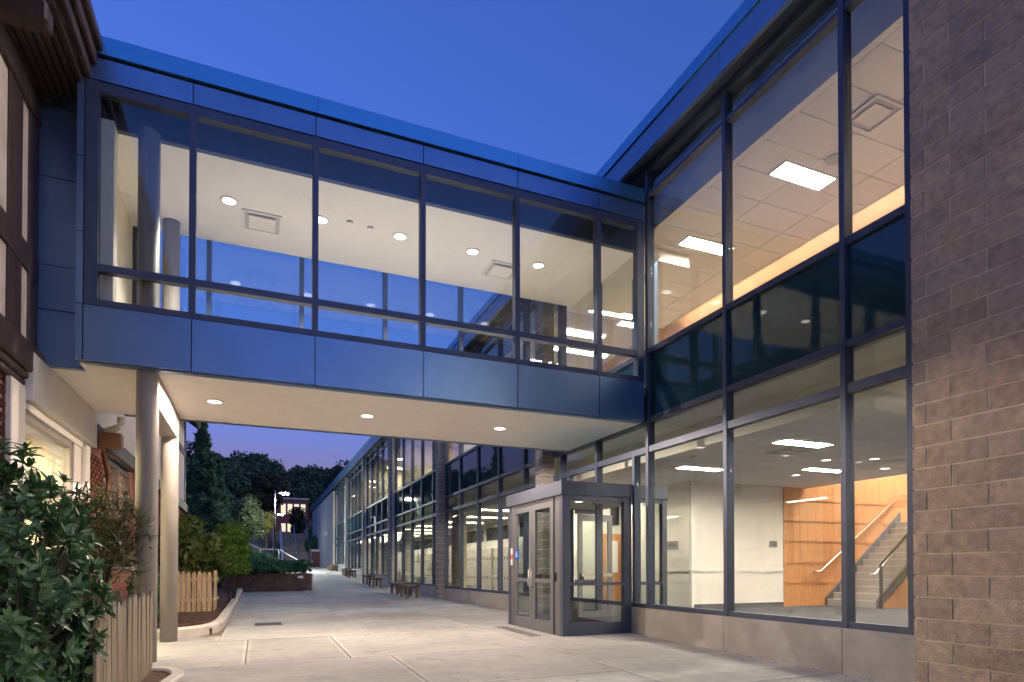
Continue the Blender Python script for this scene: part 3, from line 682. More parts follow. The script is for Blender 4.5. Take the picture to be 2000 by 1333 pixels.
# corner posts and jambs
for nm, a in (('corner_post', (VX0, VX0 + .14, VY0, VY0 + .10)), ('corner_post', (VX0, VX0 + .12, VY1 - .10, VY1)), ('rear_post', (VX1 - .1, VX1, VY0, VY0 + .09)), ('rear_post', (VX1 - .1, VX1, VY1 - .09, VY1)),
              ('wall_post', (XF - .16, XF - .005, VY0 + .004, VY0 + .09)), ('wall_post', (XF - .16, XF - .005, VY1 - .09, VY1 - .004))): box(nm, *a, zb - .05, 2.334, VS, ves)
box('jamb_panel', VX0 + .02, VX0 + .09, VY0 + .102, 9.165, zb - .05, 2.333, VM, ves); box('jamb', VX0 - .005, VX0 + .08, 9.167, 9.20, zb - .05, 2.31, VM, ves)
box('jamb', VX0 - .005, VX0 + .08, 10.89, 10.92, zb - .05, 2.31, VM, ves); box('jamb_panel', VX0 + .02, VX0 + .09, 10.922, VY1 - .102, zb - .05, 2.333, VM, ves)
box('door_head', VX0 + .015, VX0 + .08, 9.202, 10.888, 2.275, 2.333, VM, ves)
def leaf(y0, y1, hinge_right):
    st_, x0, x1 = .115, VX0 + .01, VX0 + .055
    d = bbox('door', x0, x1, y0, y0 + st_, zb + .01, 2.27, VM, ves)
    box('stile', x0, x1, y1 - st_, y1, zb + .01, 2.27, VM, d)
    box('top_rail', x0, x1, y0 + st_, y1 - st_, 2.17, 2.27, VM, d); box('bottom_rail', x0, x1, y0 + st_, y1 - st_, zb + .01, .235, VM, d)
    box('glass', x0 + .018, x0 + .028, y0 + st_, y1 - st_, .235, 2.17, 'clear_glass', d)
    box('push_bar', x1 + .02, x1 + .06, y0 + .06, y1 - .06, .96, 1.03, 'steel', d); box('bar_rail', x0 + .004, x1 + .012, y0 + st_, y1 - st_, .89, .95, VM, d)
    yh = y0 + .05 if hinge_right else y1 - .05
    tube('pull_handle', [(x0 - .0, yh, .80), (x0 - .055, yh, .82), (x0 - .055, yh, 1.10), (x0 - .0, yh, 1.12)], .012, 'steel', d)
    return d
d1 = leaf(9.202, 10.04, False); d2 = leaf(10.048, 10.886, True)
# stickers on the far leaf and jamb
bs = bbox('access_sign', VX0 - .004, VX0 + .012, 10.66, 10.80, 1.30, 1.50, 'sign_blue', ves)
ring_pts = lambda cy, cz, r, n=14: [(VX0 - .008, cy + r * math.cos(2 * math.pi * i / n), cz + r * math.sin(2 * math.pi * i / n)) for i in range(n + 1)]
tube('symbol_wheel', ring_pts(10.72, 1.375, .028), .005, 'sign_white', bs, 5); tube('symbol_figure', [(VX0 - .008, 10.735, 1.46), (VX0 - .008, 10.735, 1.405), (VX0 - .008, 10.70, 1.40), (VX0 - .008, 10.69, 1.345)], .006, 'sign_white', bs, 5)
ns = bbox('no_smoking_sign', VX0 + .008, VX0 + .019, 10.935, 11.05, 1.20, 1.52, 'sign_white', ves)
tube('red_ring', [(VX0 + .004, 10.99 + .045 * math.cos(t), 1.36 + .045 * math.sin(t)) for t in np.linspace(0, 6.283, 17)], .007, 'sign_red', ns, 5)
tube('red_slash', [(VX0 + .004, 10.96, 1.39), (VX0 + .004, 11.02, 1.33)], .006, 'sign_red', ns, 5); box('cigarette', VX0 + .003, VX0 + .0075, 10.958, 11.02, 1.353, 1.366, 'black_metal', ns)
box('card_reader', VX0 + .0, VX0 + .02, 9.09, 9.135, .92, 1.06, 'black_metal', ves)
# side glazing (both sides)
for y, sg in ((VY0, 1), (VY1 - .06, -1)):
    xa, xb = VX0 + .14, XF - .16
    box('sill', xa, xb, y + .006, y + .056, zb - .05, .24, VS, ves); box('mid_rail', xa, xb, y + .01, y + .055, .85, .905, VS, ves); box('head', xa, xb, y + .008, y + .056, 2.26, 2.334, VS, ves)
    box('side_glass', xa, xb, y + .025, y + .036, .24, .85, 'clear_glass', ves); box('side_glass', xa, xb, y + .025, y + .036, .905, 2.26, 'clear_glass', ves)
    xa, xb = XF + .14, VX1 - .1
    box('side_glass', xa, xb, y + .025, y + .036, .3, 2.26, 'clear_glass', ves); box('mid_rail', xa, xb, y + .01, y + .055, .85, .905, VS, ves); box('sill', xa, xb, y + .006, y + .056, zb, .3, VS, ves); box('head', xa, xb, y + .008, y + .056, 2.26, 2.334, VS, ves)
box('floor_mat', VX0 + .1, VX1, VY0 + .09, VY1 - .09, -.05, .045, 'carpet', ves)
# inner door leaf standing open along the far side
ind = bbox('inner_door', 6.02, 6.12, 10.99, 11.03, .06, 2.24, VM, ves)
for a in ((6.72, 6.82, .06, 2.24), (6.12, 6.72, 2.10, 2.24), (6.12, 6.72, .06, .26)): box('stile', a[0], a[1], 10.99, 11.03, a[2], a[3], VM, ind)
box('glass', 6.12, 6.72, 11.005, 11.013, .26, 2.10, 'clear_glass', ind); box('panic_bar', 6.06, 6.78, 10.92, 10.96, .97, 1.04, 'steel', ind); box('bar_end', 6.05, 6.12, 10.93, 10.985, .90, 1.04, 'black_metal', ind)
downlight('downlight', 5.35, 9.75, 2.343, .085, 'downlight_small', 'round downlight in the vestibule ceiling', 'vestibule downlight')
t = disc('smoke_detector', 5.75, 9.85, 2.344, .05, 'ceiling_grid', None, .035); tag(t, 'small detector on the vestibule ceiling', 'detector')

# ------------------------------------------------------------------ the bridge
BY0, BY1, BX0, BX1 = 8.40, 11.28, -1.95, 5.835
br = thing('glass_footbridge', 'enclosed blue-grey footbridge with large windows spanning the walkway', 'footbridge', (2, 9.8, 3.53))
JX = [-1.875, -.76, .685, 2.135, 3.58, 4.985, 5.83]
P = 'aluminium_panel'
def bridge_side(y, s):
    "s=+1: face looks to -y (camera side); s=-1: face looks to +y"
    def by(a, b): return (y + a, y + b) if s > 0 else (y - b, y - a)
    g = .006
    for a, b in zip(JX, JX[1:]):
        y0, y1 = by(0, .06); box('fascia_panel', a + g, b - g, y0, y1, 6.84, 7.095, P, br); box('spandrel_panel', a + g, b - g, y0, y1, 3.54, 4.18, P, br)
        y0, y1 = by(.003, .055); box('soffit_return', a + g, b - g, *by(.06, .16), 3.525, 3.56, P, br)
    for za, zb_ in ((3.53, 4.19), (6.83, 7.10)): box('panel_backing', JX[0], JX[-1] - .01, *by(.03, .10), za + .02, zb_, 'dark_gap', br)
    for zs in ((3.54, 4.185), (4.195, 5.02), (5.03, 5.9), (5.91, 6.83), (6.84, 7.095)): box('edge_trim', BX0, JX[0] - .006, *by(0, .06), zs[0], zs[1], P, br)
    box('trim_backing', BX0 + .01, JX[0] + .01, *by(.02, .10), 3.55, 7.1, 'dark_gap', br)
    box('shadow_gap', BX0 + .01, BX1, *by(.025, .10), 7.10, 7.13, 'dark_gap', br); 
    for a, b in zip([BX0 - .02, .7, 3.58], [.7, 3.58, BX1]): box('coping', a + .002, b - .002, *by(-.03, .20), 7.13, 7.345, 'aluminium_coping', br)
    # frames
    FM = 'frame_metal'; hw = .037
    mc = [JX[0] + .07] + JX[1:-1] + [JX[-1] - .06]
    for i, x in enumerate(mc):
        w_ = hw if 0 < i < len(mc) - 1 else .065
        box('mullion', x - w_, x + w_, *by(.004, .13), 4.19, 6.83, FM, br)
    for i, (a, b) in enumerate(zip(mc, mc[1:])):
        wa = hw if i else .065; wb = hw if i < len(mc) - 2 else .065
        p, q = a + wa, b - wb
        for za, zb_ in ((4.19, 4.265), (4.60, 4.685), (6.71, 6.83)): box('transom', p, q, *by(.012, .12), za, zb_, FM, br)
        box('pane', p, q, *by(.06, .072), 4.265, 4.60, 'clear_glass', br); box('pane', p, q, *by(.06, .072), 4.685, 6.71, 'clear_glass', br)
bridge_side(BY0, 1); bridge_side(BY1, -1)
box('roof', BX0, BX1, BY0 + .2, BY1 - .2, 6.95, 7.25, 'roof_tile', br)
box('soffit', -2.4, BX0 + .01, 8.86, BY1 - .16, 3.535, 3.60, 'soffit_stucco', br)
sof = box('soffit', BX0 + .01, BX1 + .02, BY0 + .16, BY1 - .16, 3.535, 3.60, 'soffit_stucco', br)
box('floor', -2.4, BX0 + .02, 8.86, BY1 - .13, 4.0, 4.12, 'pale_floor', br)
box('floor', BX0 + .02, BX1 + .1, BY0 + .13, BY1 - .13, 4.0, 4.12, 'pale_floor', br)
box('ceiling', -2.4, BX1 + .6, 8.80, BY1 - .14, 6.52, 6.60, 'ceiling_board', br); box('ceiling_drop', -1.8, BX1 + .05, 8.72, 8.80, 6.50, 6.9, 'frame_metal', br)
box('ceiling_pocket', -1.8, BX1, BY0 + .13, 8.72, 6.86, 6.92, 'white_paint', br)
box('radiator_cover', -1.0, 5.5, BY1 - .32, BY1 - .14, 4.12, 4.62, 'white_paint', br)
box('end_wall', -1.90, -1.84, 9.35, BY1 - .14, 4.12, 6.52, 'cream_paint', br); box('end_pier', -1.84, -1.62, 8.60, 8.80, 4.12, 6.52, 'white_paint', br)
box('end_wall', -3.6, -3.5, 8.5, BY1, 4.12, 6.9, 'cream_paint', br); box('corridor_wall', -3.5, -1.95, BY1 - .13, BY1, 3.6, 7.0, 'cream_paint', br)
box('end_lintel', -1.90, -1.80, 8.80, 9.35, 6.05, 6.52, 'white_paint', br)
box('corridor_floor', -3.5, -2.41, 8.8, BY1 - .14, 4.0, 4.12, 'carpet', br); box('corridor_ceiling', -3.5, -2.41, 8.8, BY1, 6.52, 6.6, 'ceiling_board', br)
# link to the old building
for za, zb_ in zip([3.54, 4.19, 4.72, 5.77], [4.18, 4.71, 5.76, 6.62]): box('link_panel', -2.42, BX0 - .002, 8.75, 8.81, za, zb_, P, br)
box('link_backing', -2.42, BX0, 8.78, 8.84, 3.55, 7.1, 'dark_gap', br); box('link_panel', -2.42, BX0 - .002, 8.75, 8.81, 6.63, 7.1, P, br)
box('link_roof', -2.6, BX0, 8.75, BY1, 7.1, 7.2, 'roof_tile', br); box('link_soffit_trim', -2.42, BX0, 8.76, 8.86, 3.525, 3.54, P, br)
# columns and beam
for y in (8.67, 10.78):
    cz = zg(-1.25, y); c = tube('column', [(-1.26, y, cz - .05), (-1.26, y, 6.52)], .122, 'column_paint', br, 28)
box('beam', -1.37, -1.15, 8.70, 10.92, 3.14, 3.534, 'column_paint', br)
for x, l in zip((-.58, 1.58, 3.82), ('left', 'middle', 'right')):
    downlight('downlight', x, 9.75, 3.533, .105, 'downlight_warm', {'left': 'recessed downlight under the bridge nearest the round columns', 'middle': 'recessed downlight under the middle of the bridge', 'right': 'recessed downlight under the bridge nearest the glass vestibule'}[l], 'downlights under the bridge', 440, 177, (1.0, .80, .64))
names = ['leftmost', 'second from left', 'third from left', 'fourth from left', 'rightmost']
for x, l in zip((-.41, .88, 2.11, 3.35, 4.58), names):
    downlight('downlight', x, 9.82, 6.518, .105, 'downlight_inside', 'round ceiling downlight inside the bridge, %s of five' % l, 'downlights inside the bridge', 330, 112, (1.0, .91, .83))
for x, y in ((-.24, 9.95), (3.75, 9.95)):
    t = thing('air_diffuser', 'square air diffuser in the bridge ceiling, %s' % ('left of the second window' if x < 0 else 'near the building end'), 'air vent', (x, y, 6.518))
    box('backing', x, x + .56, y, y + .56, 6.512, 6.517, 'ceiling_grid', t)
    for a in ((0, .56, 0, .03), (0, .56, .53, .56), (0, .03, .03, .53), (.53, .56, .03, .53)): box('rim', x + a[0], x + a[1], y + a[2], y + a[3], 6.495, 6.519, 'white_paint', t)
    box('plaque', x + .09, x + .47, y + .09, y + .47, 6.475, 6.495, 'white_paint', t)
for x, y, l in ((1.3, 9.7, 'smoke detector on the bridge ceiling'), (1.62, 9.75, 'flat sprinkler cover on the bridge ceiling')):
    t = disc('smoke_detector', x, y, 6.517, .05, 'white_paint', None, .035); tag(t, l, 'detector')
# lettered glass sign in the bridge, read from the other side
sg = thing('glass_sign', 'frosted glass sign with mirrored lettering at the end of the bridge', 'sign', (5.2, 11.0, 4.3))
box('sign_panel', 4.72, 5.65, 10.985, 10.995, 4.30, 4.86, 'sign_white', sg)
tc = bpy.data.curves.new('lettering', 'FONT'); tc.body = 'CAMPUS CENTER'; tc.size = .115; tc.extrude = .002; tc.align_x = 'CENTER'
to = bpy.data.objects.new('tmp_text', tc); COL.objects.link(to)
me = bpy.data.meshes.new_from_object(to.evaluated_get(bpy.context.evaluated_depsgraph_get())); bpy.data.objects.remove(to)
me.materials.append(M['stair_nosing'])
for v in me.vertices: v.co = Vector((-v.co.x, v.co.z, v.co.y))
link(bpy.data.objects.new('lettering', me), sg, (5.18, 10.980, 4.68))
box('underline', 4.85, 5.5, 10.978, 10.984, 4.62, 4.63, 'stair_nosing', sg)

# ------------------------------------------------------------------ old half-timbered building on the left
XL = -2.40
old = thing('half_timbered_building', 'old building of dark timbers, cream stucco and brick at the left', 'building', (XL, 9, 0))
box('upper_wall', XL - .35, XL - .012, -4, 8.72, 3.4, 7.2, 'aged_stucco', old)
posts = [(8.42, 8.73), (7.80, 8.20)] + [(7.80 - 1.05 * k, 8.12 - 1.05 * k) for k in range(1, 9)]
for a, b in posts: bbox('timber', XL - .06, XL + .006 + random.uniform(-.004, .004), a, b, 3.60, 6.62, 'dark_timber', old, .004)
bbox('timber', XL - .06, XL + .014, -4, 8.728, 4.46, 4.76, 'dark_timber', old, .006)
bbox('timber', XL - .06, XL + .03, -4, 8.727, 6.30, 6.62, 'dark_timber', old, .015)
bbox('jetty_beam', XL - .1, XL + .09, -4, 8.729, 3.30, 3.62, 'dark_timber', old, .02); bbox('jetty_moulding', XL - .1, XL + .05, -4, 8.725, 3.22, 3.30, 'dark_timber', old, .02); bbox('jetty_moulding', XL - .1, XL + .02, -4, 8.723, 3.14, 3.22, 'dark_timber', old, .02)
# eave
V = [(x, y, z) for y in (-4, 8.70) for x, z in ((XL - .3, 6.50), (XL + .52, 6.86), (XL + .52, 6.95), (XL - .3, 6.60))]
mesh_obj('eave_deck', V, [(0, 1, 2, 3), (7, 6, 5, 4), (0, 4, 5, 1), (1, 5, 6, 2), (2, 6, 7, 3), (3, 7, 4, 0)], 'dark_timber', old)
for k in range(7): box('eave_board', XL + .02 + k * .07, XL + .075 + k * .07, -4, 8.69, 6.575 + k * .0307, 6.62 + k * .0307, 'dark_timber', old)
bbox('eave_fascia', XL + .52, XL + .58, -4, 8.71, 6.84, 7.15, 'dark_timber', old, .01); bbox('eave_moulding', XL + .58, XL + .64, -4, 8.712, 7.0, 7.15, 'dark_timber', old, .015); bbox('gutter', XL + .585, XL + .70, -4, 8.715, 7.16, 7.30, 'dark_timber', old, .02)
for k in range(6): bbox('bracket', XL - .02, XL + .50, 7.1 - k * 2.1, 7.32 - k * 2.1, 6.40, 6.60, 'dark_timber', old, .02)
V = [(x, y, z) for y in (-4, 9.0) for x, z in ((XL + .6, 7.25), (XL - 4.2, 10.4), (XL - 4.2, 10.2), (XL + .5, 7.1))]
mesh_obj('roof', V, [(0, 1, 2, 3), (7, 6, 5, 4), (0, 4, 5, 1), (1, 5, 6, 2), (2, 6, 7, 3), (3, 7, 4, 0)], 'roof_tile', old)
# ground floor: brick near, white wall with the big window under the link
bw = bbox('brick_wall', XL - .35, XL - .05, -4, 7.87, -.3, 3.14, 'brick_mortar', old)
for r in range(46):
    z = -.1 + r * .0705
    for c in range(8):
        y1 = 7.868 - c * .225 - (.112 if r % 2 else 0)
        if c == 0 and r % 2: block('brick', XL - .055, XL - .02, 7.762, 7.868, z + .005, z + .0655, 'brick_red', bw)
        if y1 < 6.9 or z > 3.08 or z < 1.0: continue
        block('brick', XL - .055, XL - .02 + random.uniform(-.004, .004), y1 - .216, y1, z + .005, z + .0655, 'brick_red', bw)
box('brickwork', XL - .05, XL - .025, -4, 6.1, -.2, 3.1, 'brick_red', old)
bbox('pilaster', XL - .3, XL + .03, 7.87, 8.29, -.2, 3.135, 'white_stucco', old, .01)
bbox('header_beam', XL - .3, XL + .10, 8.30, 11.2, 2.99, 3.53, 'white_stucco', old, .008); box('soffit_step', XL - .3, XL + .02, 8.30, 11.19, 2.90, 2.985, 'white_stucco', old)
bbox('wall', XL - .3, XL + .0, 10.36, 11.2, -.2, 2.985, 'white_stucco', old, .006); bbox('half_column', XL - .1, XL + .07, 10.72, 10.98, -.2, 2.98, 'white_stucco', old, .05, 3)
box('wall', XL - .3, XL - .0, 8.30, 10.355, -.2, .45, 'white_stucco', old)
wn = bbox('window', XL - .12, XL - .03, 8.30, 8.36, .45, 2.90, 'column_paint', old)
box('frame', XL - .12, XL - .03, 10.28, 10.35, .45, 2.90, 'column_paint', wn); box('frame', XL - .12, XL - .03, 8.36, 10.28, 2.82, 2.90, 'column_paint', wn); box('frame', XL - .12, XL - .03, 8.36, 10.28, .45, .54, 'column_paint', wn); box('frame', XL - .115, XL - .035, 9.3, 9.36, .54, 1.3, 'column_paint', wn); box('frame', XL - .115, XL - .035, 8.36, 10.28, 1.3, 1.36, 'column_paint', wn)
box('pane', XL - .08, XL - .068, 8.36, 10.28, 1.36, 2.82, 'clear_glass', wn); box('pane', XL - .08, XL - .068, 8.36, 9.3, .54, 1.3, 'clear_glass', wn); box('pane', XL - .08, XL - .068, 9.36, 10.28, .54, 1.3, 'clear_glass', wn)
# the room behind
for nm, a, mm in (('room_wall', (-5.6, -5.5, 7.4, 11.2), 'cream_paint'), ('room_wall', (-5.5, XL - .36, 7.4, 7.5), 'cream_paint'), ('room_wall', (-5.5, XL - .31, 10.45, 10.55), 'cream_paint')): box(nm, *a, .1, 3.1, mm, old)
box('room_ceiling', -5.6, XL - .31, 7.4, 10.6, 3.0, 3.1, 'white_paint', old); box('room_floor', -5.6, XL - .31, 7.4, 10.6, .1, .2, 'carpet', old)
box('notice_board', -3.4, -2.85, 10.40, 10.45, 1.9, 2.5, 'plaque_grey', old)
for x, l in ((-4.6, 'ceiling light in the lit ground floor room at the left'), (-3.4, 'second ceiling light in the lit ground floor room at the left')):
    troffer('ceiling_light', x, x + .5, 8.2, 9.6, 2.995, l, 'lights in the old building', 'warm_room_glow')
# farther wing
box('brick_wall', XL - .35, XL - .0, 11.2, 12.15, -.2, 3.12, 'brick_red', old)
WIN = [(12.2, 14.6), (18.6, 20.6)]
for a, b, c_0 in ((14.66, 18.55, 0), (20.66, 24.7, 0)): box('brick_wall', XL - .35, XL, a, b, -.2, 3.12, 'brick_red', old)
for a, b in WIN: box('brick_wall', XL - .35, XL, a - .05, b + .06, -.2, 1.12, 'brick_red', old); box('window_sill', XL - .3, XL + .06, a - .05, b + .06, 1.12, 1.18, 'concrete', old)
for r in range(38):
    z = .25 + r * .0705
    if z > 3.05: break
    for c in range(4):
        y0 = 11.215 + c * .232 + (.1 if r % 2 else 0)
        if y0 + .22 < 12.16: block('brick', XL - .02, XL + .02 + random.uniform(-.003, .003), y0, y0 + .222, z, z + .061, 'brick_red', old)
bbox('fascia_board', XL - .05, XL + .10, 11.21, 24.72, 3.12, 3.40, 'dark_timber', old, .015)
box('upper_wall', XL - .35, XL - .01, 11.3, 24.7, 3.40, 6.4, 'white_stucco', old)
for y in (15.3, 17.4, 19.5, 21.6, 24.45): box('timber', XL - .05, XL + .02, y, y + .22, 3.405, 6.4, 'dark_timber', old)
box('timber', XL - .05, XL + .025, 15.3, 24.7, 5.1, 5.3, 'dark_timber', old)
V = [(x, y, z) for y in (11.3, 25.0) for x, z in ((XL + .5, 6.35), (XL - 4.2, 9.6), (XL - 4.2, 9.4), (XL + .4, 6.2))]
mesh_obj('roof', V, [(0, 1, 2, 3), (7, 6, 5, 4), (0, 4, 5, 1), (1, 5, 6, 2), (2, 6, 7, 3), (3, 7, 4, 0)], 'roof_tile', old)
for wi, (a, b) in enumerate(WIN):
    w_ = bbox('window', XL - .14, XL - .02, a, a + .07, 1.18, 3.06, 'dark_timber', old)
    mid = (a + b) / 2
    for p, q, za, zb_ in ((b - .07, b, 1.18, 3.06), (mid - .05, mid + .05, 1.18, 3.06)): box('frame', XL - .14, XL - .02, p, q, za, zb_, 'dark_timber', w_)
    for p, q in ((a + .07, mid - .05), (mid + .05, b - .07)):
        box('frame', XL - .138, XL - .022, p, q, 2.98, 3.06, 'dark_timber', w_); box('frame', XL - .138, XL - .022, p, q, 1.18, 1.26, 'dark_timber', w_)
        box('pane', XL - .075, XL - .066, p, q, 1.26, 2.98, 'clear_glass', w_)
        for k in range(1, 4): y = p + (q - p) * k / 4; box('muntin', XL - .066, XL - .05, y - .007, y + .007, 1.26, 2.98, 'dark_timber', w_)
        for k in range(1, 6): z = 1.26 + 1.72 * k / 6; box('muntin', XL - .0655, XL - .0495, p, q, z - .008, z + .008, 'dark_timber', w_)
    for k in range(20):
        y = a + .1 + k * (b - a - .2) / 20; o = box('blind_slat', XL - .245, XL - .235, y, y + .085, 1.2, 3.0, 'blind', w_)
    box('room_wall', -4.2, -4.1, a - .8, b + .8, .2, 3.3, 'cream_paint', old); box('room_ceiling', -4.1, XL - .36, a - .8, b + .8, 3.2, 3.3, 'white_paint', old)
    for y in (a - .8, b + .7): box('room_wall', -4.1, XL - .36, y, y + .1, .2, 3.2, 'cream_paint', old)
    troffer('ceiling_light', -3.6, -3.1, a + .3, b - .3, 3.19, ['ceiling light behind the leaded window with blinds', 'ceiling light behind the second leaded window'][wi], 'lights in the old building', 'room_glow')
# rainwater head, pipe elbow and downpipe
rw = thing('rainwater_head', 'brown metal rainwater box with downpipe and white pipe elbow under the bridge', 'gutter box', (-2.2, 11.45, 3.05))
bbox('hopper', -2.395, -2.02, 11.42, 11.62, 3.05, 3.29, 'brown_sheet_metal', rw, .012); 
tube('pipe_elbow', [(-2.24, 11.50, 3.28), (-2.22, 11.50, 3.33), (-2.14, 11.50, 3.36), (-2.07, 11.50, 3.40), (-2.04, 11.50, 3.46), (-2.04, 11.50, 3.56)], .055, 'pvc', rw, 14)
tube('downpipe', [(-2.27, 11.5, 3.06), (-2.27, 11.5, 2.95), (-2.29, 11.9, 2.72), (-2.31, 12.05, 2.5), (-2.31, 12.06, 0.0)], .042, 'brown_sheet_metal', rw, 10)

# ------------------------------------------------------------------ fences
def picket_mesh(wd, th, h, mname):
    V = [(-wd / 2, -th / 2, 0), (wd / 2, -th / 2, 0), (wd / 2, -th / 2, h - .07), (wd * .2, -th / 2, h), (-wd * .2, -th / 2, h), (-wd / 2, -th / 2, h - .07)]
    V = V + [(x, th / 2, z) for x, y, z in V]
    F = [(0, 1, 2, 3, 4, 5), (11, 10, 9, 8, 7, 6)] + [(i, 6 + i, 6 + (i + 1) % 6, (i + 1) % 6) for i in range(6)]
    me = bpy.data.meshes.new('picket'); me.from_pydata(V, [], F); me.materials.append(M[mname]); me.update(); return me
PK = [picket_mesh(.094, .022, h, 'fence_wood') for h in (.93, .94, .955)]
PK2 = [picket_mesh(.094, .022, h, 'weathered_fence') for h in (.92, .94, .96)]
def fence(runs, label, base_dz=0.0, hs=1.0, PKS=PK):
    r0 = runs[0][0]; t = thing('picket_fence', label, 'fence', (r0[0], r0[1], zg(*r0)))
    for (a, b, side) in runs:
        d = Vector((b[0] - a[0], b[1] - a[1])); L_ = d.length; d /= L_; n = max(1, int(L_ / .102)); ang = math.atan2(d.y, d.x); nn = Vector((-d.y, d.x)) * side
        for k in range(n):
            x, y = a[0] + d.x * (k + .5) * L_ / n, a[1] + d.y * (k + .5) * L_ / n
            o = bpy.data.objects.new('picket', random.choice(PKS)); link(o, t, (x, y, zg(x, y) + base_dz + random.uniform(-.008, .008)))
            o.rotation_euler = (random.uniform(-.012, .012), random.uniform(-.012, .012), ang + random.uniform(-.03, .03)); o.scale = (1, 1, hs)
        for z in (.25, .72):
            V = []
            for (x, y) in (a, b):
                for off in (.014, .052):
                    for zz_ in (z * hs, z * hs + .07): V.append((x + nn.x * off, y + nn.y * off, zg(x, y) + base_dz + zz_))
            mesh_obj('rail', V, [(0, 1, 3, 2), (4, 6, 7, 5), (0, 4, 5, 1), (2, 3, 7, 6), (1, 5, 7, 3), (0, 2, 6, 4)], 'fence_wood', t)
    return t
fence([((-1.08, 5.25), (-1.08, 7.82), 1), ((-1.14, 7.86), (-2.0, 7.86), 1)], 'weathered wooden picket fence in the left foreground', 0.02, .93, PK2)
fence([((-2.2, 16.1), (-.98, 16.1), 1), ((-.95, 16.14), (-.95, 17.1), -1)], 'pale new picket fence in front of the clipped shrubs', .07, 1.02)
# condenser behind the near fence
ac = thing('air_conditioner', 'dark outdoor condenser unit half hidden behind the rhododendron', 'air conditioner', (-1.6, 6.2, zg(-1.6, 6.2)))
za = zg(-1.6, 6.2) + .03
bbox('cabinet', -1.95, -1.25, 5.75, 6.45, za, za + .78, 'black_metal', ac, .02)
bbox('top_cover', -1.97, -1.23, 5.73, 6.47, za + .78, za + .82, 'pale_cap', ac, .01)
for k in range(16): box('fin', -1.94, -1.26, 5.735, 5.75, za + .06 + k * .043, za + .075 + k * .043, 'grate_iron', ac); box('fin', -1.25, -1.235, 5.78, 6.42, za + .06 + k * .043, za + .075 + k * .043, 'grate_iron', ac)
tube('fan_guard', [(-1.6 + .24 * math.cos(t), 6.1 + .24 * math.sin(t), za + .83) for t in np.linspace(0, 6.283, 19)], .01, 'black_metal', ac, 5)

# ------------------------------------------------------------------ benches along the facade
def bench(x, y, label):
    z = zg(x, y); t = thing('bench', label, 'bench', (x, y, z), 'wooden benches along the glass facade')
    for k in range(3): bbox('seat_plank', x - .22 + k * .15, x - .085 + k * .15, y - .75, y + .75, z + .38, z + .44, 'bench_wood', t, .008)
    for yy in (y - .5, y + .5):
        for xx in (x - .16, x + .16): bbox('leg', xx - .045, xx + .045, yy - .05, yy + .05, z - .02, z + .37, 'bench_wood', t, .006)
        box('bearer', x - .2, x + .2, yy - .04, yy + .04, z + .33, z + .379, 'bench_wood', t)
BL = ['nearest', 'second', 'third', 'fourth', 'fifth', 'sixth', 'seventh', 'eighth']
for (x, y), l in zip([(4.95, 21.4), (5.0, 23.4), (4.95, 28.2), (5.0, 30.3), (4.95, 36.0), (5.0, 38.2), (4.95, 44.5), (5.0, 47.0)], BL):
    bench(x, y, 'dark wooden bench by the facade, %s along the row' % l)
bench(4.6, 60.5, 'small bench by the far end wall of the glass building')

# ------------------------------------------------------------------ retaining wall, far stairs, lamps, brick school
rwall = thing('retaining_wall', 'low brown block retaining wall at the corner of the bank', 'wall', (1.0, 27.5, .2))
def rline(ax, ay, bx, by, top):
    d = Vector((bx - ax, by - ay)); L_ = d.length; d /= L_; n = Vector((-d.y, d.x))
    for r in range(5):
        s = -(.0 if r % 2 else .22)
        while s < L_:
            p, q = max(0, s), min(L_, s + .44); s += .44
            if q - p < .05: continue
            z0 = top - .15 * (5 - r); z1 = z0 + .145; V = []; j = random.uniform(-.012, .012)
            for tt in (p + .004, q - .004):
                for off in (j, .25):
                    for z in (z0, z1): V.append((ax + d.x * tt + n.x * off, ay + d.y * tt + n.y * off, z))
            mesh_obj('block', V, [(0, 1, 3, 2), (4, 6, 7, 5), (0, 4, 5, 1), (2, 3, 7, 6), (1, 5, 7, 3), (0, 2, 6, 4)], 'retaining_block', rwall)
rline(-1.4, 28.6, 2.03, 26.85, .95); rline(2.03, 27.1, 2.3, 34, .95)
box('small_notice', 1.55, 1.75, 26.80, 26.93, .74, .84, 'sign_white', rwall)
# outdoor stairs
ost = thing('outdoor_staircase', 'long flight of stone steps with rails climbing to the brick school', 'staircase', (3.5, 68, 1.35))
SX0, SX1, SY0 = 2.45, 4.85, 64.0
for k in range(24):
    z = 1.33 + .155 * (k + 1); box('step', SX0, SX1, SY0 + .30 * k, SY0 + .30 * k + .34, z - .7, z, 'stone_step', ost)
def rail3(x, nm='handrail'):
    tube(nm, [(x, SY0 - .2, 2.25), (x, SY0 + 7.2, 2.25 + 3.72)], .045, 'rail_steel', ost, 8)
    for k in range(5): tube('rail_post', [(x, SY0 + 1.75 * k, 1.3 + .9 * k), (x, SY0 + 1.75 * k, 2.3 + .9 * k)], .03, 'rail_steel', ost, 6)
for x in (SX0 - .1, 3.65, SX1 + .1): rail3(x)
for x in (SX0 - .25, SX1 + .1):
    V = [(x + dx, y, z) for dx in (0, .15) for y, z in ((SY0 - .3, 1.0), (SY0 - .3, 1.75), (SY0 + 7.4, 5.4), (SY0 + 7.4, 4.2))]
    mesh_obj('side_wall', V, [(0, 1, 2, 3), (7, 6, 5, 4), (0, 4, 5, 1), (1, 5, 6, 2), (2, 6, 7, 3), (3, 7, 4, 0)], 'pale_cap', ost)
lw = thing('brick_wall', 'low red brick wall with pale cap beside the far stairs', 'wall', (5.6, 64, 1.3))
box('wall', 5.0, 6.5, 64.2, 64.6, 1.0, 2.85, 'brick_red', lw)
